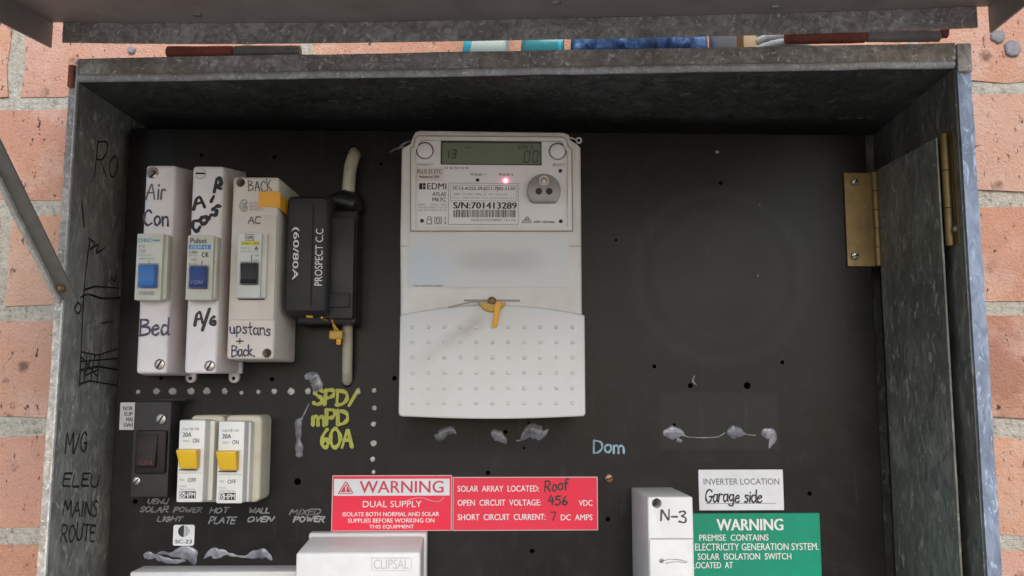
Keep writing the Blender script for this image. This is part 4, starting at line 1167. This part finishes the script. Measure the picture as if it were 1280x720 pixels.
# lcd
bm = nbm(); pbox(bm, 551, 677, 176.5, 206, PF-.001, PF+.0006); finish(bm, 'display_surround', 'bakelite_worn', fp)
bm = nbm(); pbox(bm, 553, 675.5, 179, 205, PF-.001, PF+.0010); lc = finish(bm, 'display', 'lcd', fp)
PLc = PF+.0010
def seg7(ch, x0, x1, y0, y1, sl, wd):
    xm = lambda t, y: x0+(x1-x0)*t+sl*(y1-y)/(y1-y0)
    ym = (y0+y1)/2
    S = {'a': ((0, y0), (1, y0)), 'b': ((1, y0), (1, ym)), 'c': ((1, ym), (1, y1)), 'd': ((0, y1), (1, y1)), 'e': ((0, ym), (0, y1)), 'f': ((0, y0), (0, ym)), 'g': ((0, ym), (1, ym))}
    M = {'0': 'abcdef', '1': 'bc', '3': 'abcdg'}
    out = []
    for s in M[ch]:
        (ta, ya), (tb, yb) = S[s]
        A = Vector((xm(ta, ya), ya)); Bq = Vector((xm(tb, yb), yb)); d_ = (Bq-A)
        out.append([tuple(A+d_*.12), tuple(Bq-d_*.12)])
    return out
for ch, a, b, y0, y1 in (('1', 555.5, 560.5, 187.5, 197.5), ('3', 564, 569, 187.5, 197.5), ('0', 655, 661, 189, 203), ('0', 665.5, 671.5, 189, 203)):
    strokes_px(seg7(ch, a, b, y0, y1, 1.5, 1), PLc, 'lcd_ink', lc, .0008, 'digit')
printed('print', 'kW h', 648, 667, 181, 187, PLc, 'lcd_ink', lc); printed('print', 'day', 581, 590, 183, 186, PLc, 'lcd_ink', lc)
def pcyl(px, py, rpx, p0, p1, bev, mat, name, parent, n=28):
    c = W(px, py, p1); bm = nbm(); prism(bm, disc_pts(c.x, c.z, rpx*(D0-p1)/F, n), -p0, -p1, bev, 2)
    return finish(bm, name, mat, parent)
for bx_, by_ in ((531, 188), (697, 189)):
    pcyl(bx_, by_, 11.3, PF-.001, PF+.0005, 0, 'ink_soft', 'button_ring', fp); pcyl(bx_, by_, 9.7, PF, PF+.0022, .0007, 'meter_face', 'button', fp)
printed('print', 'CONNECT', 522, 541, 204.5, 207.5, PF, 'ink_soft', fp); printed('print', 'SELECT', 690.5, 706, 204.5, 207.7, PF, 'ink_soft', fp, .01)
flat(fp, 'sticker', 521, 554.5, 209.5, 226, PF, 'sticker', .0003)
printed('print', 'PLUS ES ETC', 522, 552.5, 212, 217.5, PF, 'ink_soft', fp, .01, lift=.0006); printed('print', 'Industrial SIM', 524.5, 549, 219.3, 222.8, PF, 'ink_soft', fp, .03, lift=.0006)
printed('print', 'S1 S2 S3 S4 S5', 555.5, 586, 208.7, 211.5, PF, 'ink_soft', fp, .02)
printed('print', 'PULSE 1', 588.5, 606.5, 216.8, 219.7, PF, 'ink_soft', fp, .015); printed('print', 'PULSE 2', 624, 641.5, 216.8, 219.7, PF, 'ink_soft', fp, .015)
pcyl(597, 225, 2.3, PF-.001, PF+.0004, 0, 'ink', 'indicator', fp, 16)
pcyl(632, 225.5, 2.3, PF-.001, PF+.0012, .0004, 'led', 'indicator', fp, 16)
for dx, dy in ((700.5, 213.5), (701, 276.5), (527.5, 276)): pcyl(dx, dy, 2.5, PF-.001, PF+.0004, 0, 'ink', 'face_dot', fp, 16)
for q in ((524, 528, 229, 236.8), (528.6, 532, 229, 232.4), (528.6, 532, 233.2, 236.8)): flat(fp, 'logo_block', *q, PF, 'ink')
printed('print', 'EDMI', 534, 558, 229, 236.8, PF, 'ink', fp, .008); printed('print', 'ATLAS', 540.5, 557.5, 240.3, 245, PF, 'ink_soft', fp, .03); printed('print', 'Mk7C', 540.5, 557.5, 247, 252, PF, 'ink', fp, .008)
for i, s in enumerate(('240V   50Hz   IEC', 'AS1284 62052-11,21,22', 'AS1284 62053-21,22')): printed('print', s, 523, 558.5, 254.5+3.6*i, 256.9+3.6*i, PF, 'ink_faint', fp)
flat(fp, 'rating_label', 560.5, 648, 229, 281, PF, 'label_pale', .0002)
for q in ((560.5, 561.1, 229, 281), (560.5, 648, 229, 229.6), (647.4, 648, 229, 281), (560.5, 648, 280.4, 281), (563, 645.5, 251, 251.5), (563, 645.5, 231.5, 232), (563, 563.5, 232, 251), (645, 645.5, 232, 251)): flat(fp, 'print', *q, PF, 'ink_faint', .0004)
K = dict(p=PF, parent=fp, lift=.0005)
printed('print', '7C13-A252-29-J211-7J02-1110', 565.5, 643.5, 233.6, 239, mat='ink_soft', bold=.02, **K)
printed('print', '240V  10-100A  50Hz  0.1 Wh  TE 2 varh', 567, 634, 241.6, 244.2, mat='ink_faint', **K)
printed('print', 'Class 1 1000imp/kWh  Type 2 Consumption only', 565, 643.5, 246.6, 249, mat='ink_faint', **K)
printed('print', 'S/N:701413289', 566.5, 646, 253, 261, mat='ink', bold=.03, **K)
printed('print', 'MADE IN INDONESIA   TCA 026', 589, 644.5, 273.6, 276.5, mat='ink_faint', **K)
bm = nbm(); x = 567.0; rb = random.Random(11)
while x < 644:
    wd = rb.choice((.7, .7, 1.1, 1.6)); a, b, c, e_ = rect(x, x+wd, 262.3, 271.8, PF)
    f = [bm.verts.new(q) for q in ((a, -PF-.0005, c), (b, -PF-.0005, c), (b, -PF-.0005, e_), (a, -PF-.0005, e_))]; bm.faces.new(f)
    x += wd+rb.choice((.6, .8, 1.3))
finish_flat(bm, 'barcode', 'ink_soft', fp)
# optical port
c = W(680, 237.5, PF+.005); r_ = 21.6*(D0-PF-.005)/F; zf = W(680, 252.5, PF+.005).z-c.z
pts = [(c.x+r_*math.cos(a), c.z+max(r_*math.sin(a), zf)) for a in [2*math.pi*i/48 for i in range(48)]]
pp_ = []
for q in pts:
    if not pp_ or (abs(q[0]-pp_[-1][0])+abs(q[1]-pp_[-1][1])) > 1e-5: pp_.append(q)
lo = [i for i, q in enumerate(pp_) if abs(q[1]-(c.z+zf)) < 1e-6]
keep = [q for i, q in enumerate(pp_) if i not in lo[1:-1]]
bm = nbm(); prism(bm, keep, -PF+.001, -PF-.005, .0008, 2); port = finish(bm, 'optical_port', 'port_grey', fp)
pcyl(673.5, 239, 4.3, PF+.004, PF+.0054, 0, 'ink', 'port_eye', port, 20); pcyl(686.5, 239, 4.3, PF+.004, PF+.0054, 0, 'ink', 'port_eye', port, 20)
bm = nbm()
n_ = 28; cc = W(680, 226, PF+.0052)
for k in range(n_):
    pass
P_ = [(cc.x+.0032*math.cos(2*math.pi*k/n_), -PF-.0053, cc.z+.0032*math.sin(2*math.pi*k/n_)) for k in range(n_+1)]
tube(bm, P_, .0006, 8, False); finish(bm, 'port_ring', 'sticker', port)
pcyl(680, 227, 3, PF+.004, PF+.0056, .0003, 'sticker', 'port_magnet', port, 18)
# approval marks
strokes_px([[(652.5, 278.5), (659, 270.5), (665, 278.5), (652.5, 278.5)], ['~', (656, 277), (659, 274), (661.5, 276.5), (658, 277)]], PF, 'ink_soft', fp, .0005, 'print')
printed('print', 'NMI 14/2/24A', 667.5, 693.5, 276, 279, PF, 'ink_soft', fp, .02)
strokes_px([[(543.5, 271.5), (551.5, 271.5), (551.5, 279.7), (543.5, 279.7), (543.5, 271)], [(545.5, 273.5), (549.5, 273.5), (549.5, 277.7), (545.5, 277.7), (545.5, 273)], [(533.8, 280), (533.8, 274.5), (539.5, 274.5), (539.5, 280), (533.5, 280)], ['~', (534.5, 274), (535, 271.3), (538.3, 271.3), (539, 274)], [(556.5, 271), (556.5, 280)], [(555.5, 279), (557.5, 279)]], PF, 'ink_soft', fp, .0005, 'print')
# faded utility label and seams
o = flat(body, 'faded_label', 510.5, 709.5, 293, 359, PB, 'faded_label', .0004)
flat(body, 'print', 516, 622, 359.2, 360, PB, 'ink_white', .0004); printed('print', 'Your network number', 516.5, 554, 355.6, 358.2, PB, 'ink_soft', body, lift=.0007)
flat(body, 'seam', 500.8, 509, 307.2, 308.2, PB, 'ink_faint', .0004); flat(body, 'seam', 711.5, 727, 307.2, 308.2, PB, 'ink_faint', .0004)
# terminal cover
PT = .064
top = [(500 + (731-500)*i/24, 394-13*math.sin(math.pi*i/24)**.8) for i in range(25)]
bot = [(732, 517), (730, 520)]+[(728-(226)*i/16, 520.5+3.2*math.sin(math.pi*i/16)) for i in range(17)]+[(499, 519), (498, 515)]
bm = nbm(); prism(bm, [L3(a, b, PT) for a, b in list(reversed(top))+list(reversed(bot))], 0.0, -PT, .0014, 3); tcv = finish(bm, 'terminal_cover', 'meter_cover', mt, angle=32)
# dimples
pim = nbm(); rr1 = 2.9*(D0-PT)/F
for k in range(3):
    pass
vs0 = []
rings_ = []
for (rad, hh) in ((1.0, -.0003), (.8, .0006), (.45, .0011)):
    rings_.append([pim.verts.new((rr1*rad*math.cos(2*math.pi*k/10), -hh, rr1*rad*math.sin(2*math.pi*k/10))) for k in range(10)])
for r0, r1 in zip(rings_, rings_[1:]):
    for k in range(10): pim.faces.new((r0[k], r0[(k+1) % 10], r1[(k+1) % 10], r1[k]))
pim.faces.new(rings_[-1])
bmesh.ops.recalc_face_normals(pim, faces=pim.faces[:])
pme = bpy.data.meshes.new('dimple'); pim.to_mesh(pme); pim.free(); pme.polygons.foreach_set('use_smooth', [True]*len(pme.polygons)); pme.materials.append(MATS['meter_cover'])
for i in range(11):
    for j in range(6):
        q = W(515.5+20*i+(615-515.5-20*i)*0.0, 409+19*j, PT)
        d_ = bpy.data.objects.new('dimple', pme); COL.objects.link(d_); d_.parent = tcv; d_.location = q-ORG[tcv.name]
# slot and hanging loops
flat(body, 'seal_slot', 580, 650, 374.5, 377, PB, 'ink_faint', .0005)
bm = nbm(); tube(bm, catmull([W(498, 186, .03), W(503, 181, .034), W(508, 178, .036), W(514, 176, .034)], 5), .0008, 8); tube(bm, catmull([W(488, 190, .02), W(495, 186, .028), W(506, 184, .034)], 5), .0008, 8); finish(bm, 'hanging_wire', 'steel', mt)
cc = W(723.5, 175.5, .05)
bm = nbm(); tube(bm, [(cc.x+.0019*math.cos(2*math.pi*k/20), -.05, cc.z+.0019*math.sin(2*math.pi*k/20)) for k in range(21)], .0006, 8, False); tube(bm, [W(713, 172, .05), W(720, 174.5, .05)], .0006, 8); finish(bm, 'hanging_loop', 'ink_white', mt)
bm = nbm(); tube(bm, catmull([W(600, 378, .0655), W(590, 377.5, .066), W(578, 380, .0655), W(560, 384, .0648)], 5), .0005, 8); finish(bm, 'seal_tail', 'cable_white', mt)
# meter seal
sp = W(615, 376, PT)
sm_ = thing('security_seal', sp, 'orange security seal with domed brass screw at the centre of the meter cover', 'seal')
bm = nbm(); c = W(615, 376, PT+.004)
bmesh.ops.create_uvsphere(bm, u_segments=16, v_segments=10, radius=.0033, matrix=Matrix.Translation((c.x, -PT-.001, c.z))); finish(bm, 'seal_screw', 'brass', sm_)
pts = [L3(a, b, PT+.003) for a, b in ((598, 378), (632, 378), (629, 384), (622, 389), (613, 390), (604, 387))]
bm = nbm(); prism(bm, pts, -PT+.004, -PT-.003, .0012, 2); finish(bm, 'seal_body', 'seal_yellow', sm_)
a, b, c_, e_ = rect(617, 625, 377, 409, PT+.004)
bm = nbm(); hexa(bm, [(a-.001, -PT-.001, c_), (b-.0022, -PT-.001, c_), (b+.001, -PT-.003, e_), (a+.0015, -PT-.003, e_), (a-.001, -PT-.0018, c_), (b-.0022, -PT-.0018, c_), (b+.001, -PT-.0042, e_), (a+.0015, -PT-.0042, e_)], .0003); finish(bm, 'seal_tab', 'orange_tape', sm_)

# ------------------------------------------------------------------ black main switch and its tag
ms_ = thing('main_switch', W(188, 560, 0), 'black bakelite main switch with two screws and red ON rocker', 'switch')
PS = .024
bm = nbm(); pbox(bm, 165, 212, 502, 622, 0, PS, .0015, 2); mbd = finish(bm, 'switch_body', 'bakelite_worn', ms_)
bm = nbm(); pbox(bm, 168, 207, 538, 592, PS-.001, PS+.004, .0015, 2); finish(bm, 'rocker_frame', 'rocker_black', ms_)
a, b, c_, e_ = rect(172, 196, 543, 584, PS+.005)
bm = nbm(); hexa(bm, [(a, -PS-.002, c_), (b, -PS-.002, c_), (b, -PS-.002, e_), (a, -PS-.002, e_), (a, -PS-.0085, c_+.001), (b, -PS-.0085, c_+.001), (b, -PS-.0045, e_), (a, -PS-.0045, e_)], .0007); rk = finish(bm, 'rocker', 'rocker_black', ms_)
printed('print', 'ON', 175, 190, 575, 581, PS+.0085, 'ink_dullred', rk, .02, lift=.0004)
screw(ms_, 202, 524, 6.5, PS, 'steel', 60, dome=.002); screw(ms_, 171.5, 601, 5, PS, 'steel', 45, dome=.002)
bm = nbm(); tube(bm, catmull([W(172, 503, .012), W(190, 501, .017), W(210, 500, .019), W(232, 499, .012)], 4), .0016, 8); finish(bm, 'old_seal_strip', 'bakelite_worn', ms_)
tg = thing('engraved_label', W(158, 521, 0), 'small white tag lettered NOR SUP MA SW beside the black main switch', 'label')
bm = nbm(); pbox(bm, 149.5, 169, 503, 537.5, 0, .0012, .0003, 1); tp = finish(bm, 'plate', 'white_label', tg)
for i, (s, xa) in enumerate((('NORMAL', 154), ('SUPPLY', 155), ('MAIN', 158), ('SWITCH', 154.5))): printed('print', s[:3], xa, 166, 508+7*i, 512.8+7*i, .0012, 'ink', tp, .02)

# ------------------------------------------------------------------ two yellow-toggle breakers
GY = 'yellow toggle breakers side by side'
def hpm(dx, bx0, bx1, label, wside):
    o = thing('plug_in_breaker', W((bx0+bx1)/2, 570, 0), label, 'circuit breaker', GY)
    a = rect(bx0, bx1, 519, 628, .030)
    bm = nbm(); prism(bm, rr_pts(a[0], a[1], a[2], a[3], .004), 0, -.030, .0022, 3); finish(bm, 'base', 'old_cream', o)
    PMh = .052
    m = module(o, 222+dx, 255+dx, 525+dx*.03, 628+dx*.03, .030, PMh, 'module_white', .0012)
    bm = nbm(); pbox(bm, 224+dx, 257+dx+wside, 526+dx*.03, 626+dx*.03, .029, .040, .001, 2); finish(bm, 'module_side', 'module_white', m)
    q = dx*.04
    bm = nbm(); a = rect(219.5+dx, 246+dx, 562+q, 586.5+q, PMh+.008); h = a[3]-a[2]
    hexa(bm, [(a[0]+.0022, -PMh+.001, a[2]-.0005), (a[1]-.0003, -PMh+.001, a[2]-.0005), (a[1], -PMh+.001, a[3]), (a[0]+.001, -PMh+.001, a[3]), (a[0]+.0024, -PMh-.006, a[2]), (a[1], -PMh-.006, a[2]), (a[1], -PMh-.010, a[3]), (a[0], -PMh-.010, a[3])], .0012, 3)
    finish(bm, 'toggle', 'toggle_yellow', m)
    flat(m, 'print', 221+dx, 253+dx, 561+q, 561.6+q, PMh, 'ink_faint'); flat(m, 'print', 221+dx, 253+dx, 591+q, 591.6+q, PMh, 'ink_faint')
    flat(m, 'toggle_painted_shade', 223.5+dx, 246+dx, 586.6+q, 588+q, PMh, 'ink', .0003)  # flat dark strip: shade under the toggle, painted on
    T = dict(p=PMh, parent=m)
    printed('print', 'Cat CB-120', 228.5+dx, 249+dx, 534.5+q, 537.5+q, mat='ink_soft', **T); printed('print', '20A', 228.5+dx, 239.5+dx, 540.5+q, 546+q, mat='ink', bold=.01, **T)
    printed('print', '250V~', 228.5+dx, 238+dx, 550+q, 552.5+q, mat='ink_faint', **T); printed('print', 'ON', 241+dx, 249+dx, 548+q, 553.5+q, mat='ink', bold=.005, **T)
    printed('print', 'Brk', 225.5+dx, 231+dx, 598+q, 601+q, mat='ink_faint', **T); printed('print', 'OFF', 235+dx, 245.5+dx, 597.5+q, 602.5+q, mat='ink', bold=.005, **T)
    printed('print', 'N1523', 225+dx, 233+dx, 606.5+q, 608.8+q, mat='ink_faint', **T); printed('print', 'Made in Australia', 225+dx, 244+dx, 610.3+q, 612.6+q, mat='ink_faint', **T)
    flat(m, 'print', 224+dx, 245+dx, 614+q, 623+q, PMh, 'ink', .0002)
    flat(m, 'print', 224.6+dx, 230.4+dx, 614.6+q, 622.4+q, PMh, 'module_white', .0004)
    c0 = 227.5+dx
    strokes_px([['~', (c0, 621.5+q), (c0-1.8, 619.5+q), (c0, 617.6+q), (c0+1.8, 619.5+q), (c0, 621.5+q)], [(c0-1.6, 616.4+q), (c0+1.6, 615.6+q)]], PMh+.0003, 'ink', m, .0006, 'print')
    printed('print', 'HPM', 231+dx, 244.3+dx, 615.2+q, 622+q, PMh, 'ink_white', m, .008, lift=.0004)
    return o
hpm(0, 236, 279, 'cream breaker with yellow toggle beside the black main switch', 10)
hpm(49.5, 280, 326, 'cream breaker with yellow toggle, on the far side from the black main switch', 6)

# ------------------------------------------------------------------ signs and labels
def sign(name, x0, x1, y0, y1, p, th, mat, label, edge=None, cat='sign'):
    o = thing(name, W((x0+x1)/2, (y0+y1)/2, 0), label, cat)
    bm = nbm(); pbox(bm, x0, x1, y0, y1, p, p+th, .0003, 1); b = finish(bm, 'plate', edge or mat, o)
    if edge:
        bm = nbm(); pbox(bm, x0+1.2, x1-1.2, y0+1.2, y1-1.2, p+th-.0002, p+th+.0002); b = finish(bm, 'sign_face', mat, o)
        return o, b, p+th+.0002
    return o, b, p+th
o, b, q = sign('warning_sign', 414.5, 565, 594, 664, 0, .0016, 'red_sign', 'red engraved sign reading WARNING DUAL SUPPLY with white header band', 'sign_edge')
flat(b, 'header_band', 417.5, 562, 598.5, 619.5, q, 'white_label', .0002)
printed('print', 'WARNING', 449.5, 554.5, 601, 616, q, 'ink_red', b, .012, lift=.0004)
strokes_px([[(423, 617), (432.5, 601.5), (441.5, 617), (423, 617)]], q+.0002, 'ink_red', b, .0007, 'print')
c = [W(a, e, q) for a, e in ((425.5, 615.3), (439, 615.3), (432.5, 604.8))]
bm = nbm(); bm.faces.new([bm.verts.new((k.x, -q-.0004, k.z)) for k in c]); finish_flat(bm, 'print', 'ink_red', b)
flat(b, 'print', 431.9, 433.3, 607.5, 612.5, q, 'ink_white', .0006); flat(b, 'print', 431.9, 433.3, 613.3, 614.7, q, 'ink_white', .0006)
printed('print', 'DUAL SUPPLY', 453.5, 527, 626, 634, q, 'ink_white', b)
for i, (s, xa, xb) in enumerate((('ISOLATE BOTH NORMAL AND SOLAR', 428.5, 549), ('SUPPLIES BEFORE WORKING ON', 435, 543), ('THIS EQUIPMENT', 461.5, 517.5))): printed('print', s, xa, xb, 640+8*i, 645.2+8*i, q, 'ink_white', b, .012)
strokes_px([['~', (505, 627), (515, 623.5), (527, 622), (538, 625.5), (548, 627), (556, 621)]], q, 'sign_edge', b, .0003, 'scratch')
o, b, q = sign('solar_sign', 565.6, 747.5, 596, 663.5, 0, .0016, 'red_sign', 'red engraved sign giving solar array location, voltage 456 and current 7', 'sign_edge')
T = dict(p=q, parent=b, mat='ink_white', bold=.012)
printed('print', 'SOLAR  ARRAY  LOCATED:', 572, 674, 607, 614.5, **T); printed('print', 'OPEN  CIRCUIT  VOLTAGE:', 572, 676, 624.5, 632, **T); printed('print', 'VDC', 723.5, 740.5, 625, 632.3, **T)
printed('print', 'SHORT  CIRCUIT  CURRENT:', 572, 682, 642.5, 650, **T); printed('print', 'DC  AMPS', 701, 740.5, 643, 650.3, **T)
written('Roof', 681, 710, 600.5, 614, q, 'ink', b, .0012, .05, .06, tilt=-2); written('456', 685, 709, 620.5, 631, q, 'ink', b, .0012, 0, .05); written('7', 689, 695, 640, 650, q, 'ink', b, .0011, 0, .05)
o, b, q = sign('inverter_label', 873.5, 979.5, 587, 638, 0, .001, 'white_label', 'white label reading INVERTER LOCATION with handwritten Garage side', cat='label')
printed('print', 'INVERTER LOCATION', 879.5, 974, 598, 605.8, q, 'ink_soft', b)
written('Garage side', 882, 952, 612.5, 627.5, q, 'ink', b, .0011, .05, .05, gap=.12); flat(b, 'print', 882, 969.5, 628.9, 629.5, q, 'ink_soft')
o, b, q = sign('generation_sign', 853, 1027, 641.5, 770, 0, .0016, 'green_sign', 'green engraved WARNING sign about the electricity generation system and solar isolation switch', 'green_sign')
T = dict(p=q, parent=b, mat='ink_white')
printed('print', 'WARNING', 895.5, 979, 648.5, 663, bold=.03, **T); printed('print', 'PREMISE  CONTAINS', 874, 960.5, 668, 675.8, bold=.01, **T)
printed('print', 'ELECTRICITY GENERATION SYSTEM.', 868.5, 1023, 679, 687.8, bold=.006, **T); printed('print', 'SOLAR  ISOLATION  SWITCH', 872, 989, 691.5, 699.5, bold=.01, **T)
printed('print', 'LOCATED  AT', 866, 916, 702.5, 710.3, bold=.01, **T)
o = thing('small_label', W(230, 669, 0), 'small square white sticker lettered SC-23 with a half black disc', 'label')
a = rect(216.5, 243, 656, 682, .0004)
bm = nbm(); prism(bm, rr_pts(a[0], a[1], a[2], a[3], .0015), 0, -.0005); b = finish(bm, 'plate', 'white_label', o)
printed('print', 'SC-23', 219, 240, 674.5, 679.3, .0005, 'ink', b, .02)
c = W(230, 664, .0005); r_ = 7*D0/F
bm = nbm(); bm.faces.new([bm.verts.new((c.x+r_*math.cos(t_), -.0007, c.z+r_*math.sin(t_))) for t_ in [math.pi/2+math.pi*k/12 for k in range(13)]]); finish_flat(bm, 'print', 'ink', b)
for k in range(4):
    xa = 231+k*1.7; hh = math.sqrt(max(49-(xa-229.6)**2, 1)); flat(b, 'print', xa, xa+.8, 664-hh, 664+hh, .0005, 'ink_soft')

# ------------------------------------------------------------------ enclosures along the bottom
o = thing('switch_enclosure', W(840, 690, 0), 'white enclosure marked N-3 overlapping the green sign', 'enclosure')
P_n = .0656
a = rect(793, 845, 610, 760, 0); b = rect(811, 868, 621, 790, P_n)
bm = nbm(); hexa(bm, [(b[0]-.001, 0, b[2]), (b[1], 0, b[2]), (b[1]-.001, 0, b[3]+.0005), (b[0]-.001, 0, b[3]+.0005), (b[0], -P_n, b[2]), (b[1], -P_n, b[2]), (b[1], -P_n, b[3]), (b[0], -P_n, b[3])], .0013, 3); e = finish(bm, 'enclosure', 'ivory_white', o)
drill(e, 821, 629, 6, P_n, .022)
flat(e, 'seam', 812.5, 867, 672.6, 673.8, P_n, 'ink_faint', .0003)
bm = nbm(); pbox(bm, 813, 867, 674.5, 790, P_n-.001, P_n+.0012, .0006); lowc = finish(bm, 'cover_strip', 'ivory_white', o)
strokes_px([['~', (826, 702), (836, 699.2), (848, 699.5), (859, 702)], ['~', (832, 704), (845, 702), (858, 703.5)]], P_n+.0012, 'ink_faint', lowc, .0006, 'scratch')
screw(o, 827, 701, 3, P_n+.0012, 'ink_faint', 30, dome=.0005)
written('N-3', 826, 857, 637, 651, P_n, 'ink_violet', e, .0012, 0, .05, tilt=2)

o = thing('junction_enclosure', W(455, 700, 0), 'pale grey enclosure with embossed CLIPSAL name under the red warning sign', 'enclosure')
bm = nbm(); pbox(bm, 384, 533, 666, 800, 0, .012, .0015, 3); finish(bm, 'base', 'grey_plastic', o)
P_c = .051
f_ = rect(368, 525, 691, 820, P_c); g_ = rect(386, 529.5, 670, 790, .012)
bm = nbm(); hexa(bm, [(g_[0], -.0115, g_[2]), (g_[1], -.0115, g_[2]), (g_[1], -.0115, g_[3]), (g_[0], -.0115, g_[3]), (f_[0], -P_c, g_[2]), (f_[1], -P_c, g_[2]), (f_[1], -P_c, f_[3]), (f_[0], -P_c, f_[3])], .002, 3); cv = finish(bm, 'cover', 'ivory_white', o)
printed('embossed_name', 'CLIPSAL', 467, 511, 699, 711, P_c, 'grey_plastic', cv, .01, lift=.0004)
strokes_px([[(464.5, 697.5), (514, 697.5), (514, 713), (464.5, 713), (464.5, 697)]], P_c, 'grey_plastic', cv, .0005, 'embossed_frame')

o = thing('cover_enclosure', W(262, 735, 0), 'pale grey cover at the foot of the board under the SC-23 sticker', 'enclosure')
bm = nbm(); pbox(bm, 160, 372, 714.5, 800, 0, .026, .0015, 3); finish(bm, 'base', 'grey_plastic', o)
f_ = rect(152, 366, 724, 820, .040)
bm = nbm(); box(bm, f_[0], f_[1], -.040, -.0255, f_[2], f_[3]-.0012, .002, 3); finish(bm, 'cover', 'ivory_white', o)

# ------------------------------------------------------------------ odds and ends lying on the roof of the box
def on_roof(name, label, cat, px, y=.045):
    q = B(px, 57, y); loc = BOX_M @ Vector((q.x, y, ZROOF))
    o = thing(name, loc, label, cat); o.rotation_euler = (0, 0, -KA); ORG[o.name] = Vector()
    return o
def wpx(n_, y=.045): return n_*(0.625+y)/F
o = on_roof('plastic_tub', 'pale green plastic tub with cyan edge on the box roof behind the lid', 'tub', 608)
w2 = wpx(28)
bm = nbm(); hexa(bm, [(-w2, .022, 0), (w2, .022, 0), (w2, .022, .055), (-w2+.007, .022, .055), (-w2, -.022, 0), (w2, -.022, 0), (w2*.97, -.022, .055), (-w2+.007, -.022, .055)], .003, 3); finish(bm, 'tub', 'tub_green', o)
bm = nbm(); hexa(bm, [(-w2-.001, .02, .001), (-w2+.004, .0225, .001), (-w2+.011, .0225, .056), (-w2+.006, .02, .056), (-w2-.001, -.0228, .001), (-w2+.004, -.0228, .001), (-w2+.0145, -.0228, .056), (-w2+.006, -.0228, .056)], .001); finish(bm, 'edge_strip', 'cyan', o)
o = on_roof('bottle', 'teal bottle lying on the box roof beside the blue cloth', 'bottle', 678)
hw_ = wpx(28)
bm = nbm(); tube(bm, [(-hw_+hw_*2*t, 0, .0185+.001) for t in (0, .03, .1, .2, .5, .8, .97, .985, 1)], [.002, .009, .015, .0178, .0185, .0185, .0185, .0172, .0165], 24); finish(bm, 'bottle_body', 'teal', o)
bm = nbm(); tube(bm, [(hw_*t, 0, .0195) for t in (.72, .86)], .0188, 24); finish(bm, 'band', 'cyan', o)
o = on_roof('crumpled_cloth', 'crumpled blue and white cloth bundled on the box roof behind the lid', 'cloth', 797)
hw_ = wpx(90)
from mathutils import noise as mn
bm = nbm(); g = {}
nu, nv = 60, 16
for i in range(nu+1):
    for j in range(nv+1):
        u = -1+2*i/nu; a = math.pi*j/nv
        env = (1-abs(u)**14)**.5 if abs(u) < 1 else 0
        f_ = 1+.22*mn.noise(Vector((u*9, a*2.2, 1)))+.12*mn.noise(Vector((u*22, a*5, 4)))
        g[i, j] = bm.verts.new((u*hw_*.985, -.026*math.cos(a)*env*f_, max(.0005, .044*math.sin(a)*env*f_)))
for i in range(nu):
    for j in range(nv):
        bm.faces.new((g[i, j], g[i+1, j], g[i+1, j+1], g[i, j+1]))
bmesh.ops.remove_doubles(bm, verts=bm.verts[:], dist=1e-6)
finish(bm, 'cloth', 'cloth', o, angle=80)
o = on_roof('small_carton', 'small white carton on the box roof beside the blue cloth', 'box', 903, .03)
hw_ = wpx(12.5, .03)
bm = nbm(); box(bm, -hw_, hw_, -.016, .016, 0, .05, .001); ct = finish(bm, 'carton', 'ivory_white', o)
bm = nbm()
for z_ in (.018, .022, .026, .030, .034): box(bm, -hw_*.8, hw_*.8, -.01625, -.01605, z_, z_+.0005)
finish(bm, 'print', 'ink_faint', ct, smooth=False)
o = on_roof('wooden_block', 'brown wooden block on the box roof between the carton and the rope coil', 'block', 932, .055)
hw_ = wpx(10, .055); bm = nbm(); box(bm, -hw_, hw_, -.02, .02, 0, .058, .0015); finish(bm, 'block', 'tan', o)
o = on_roof('rope_coil', 'coil of thin white rope on the box roof behind the rusty hinge', 'rope', 975, .045)
bm = nbm()
path = []
for k in range(7*24+1):
    a = 2*math.pi*k/24; path.append((.020*math.cos(a), .020*math.sin(a), .0035+.0062*k/24))
tube(bm, path, .0030, 8); finish(bm, 'rope', 'rope', o, angle=80)
bm = nbm(); tube(bm, [(0, 0, 0), (0, 0, .046)], [.0168, .0168], 20); finish(bm, 'core', 'black_rubber', o)
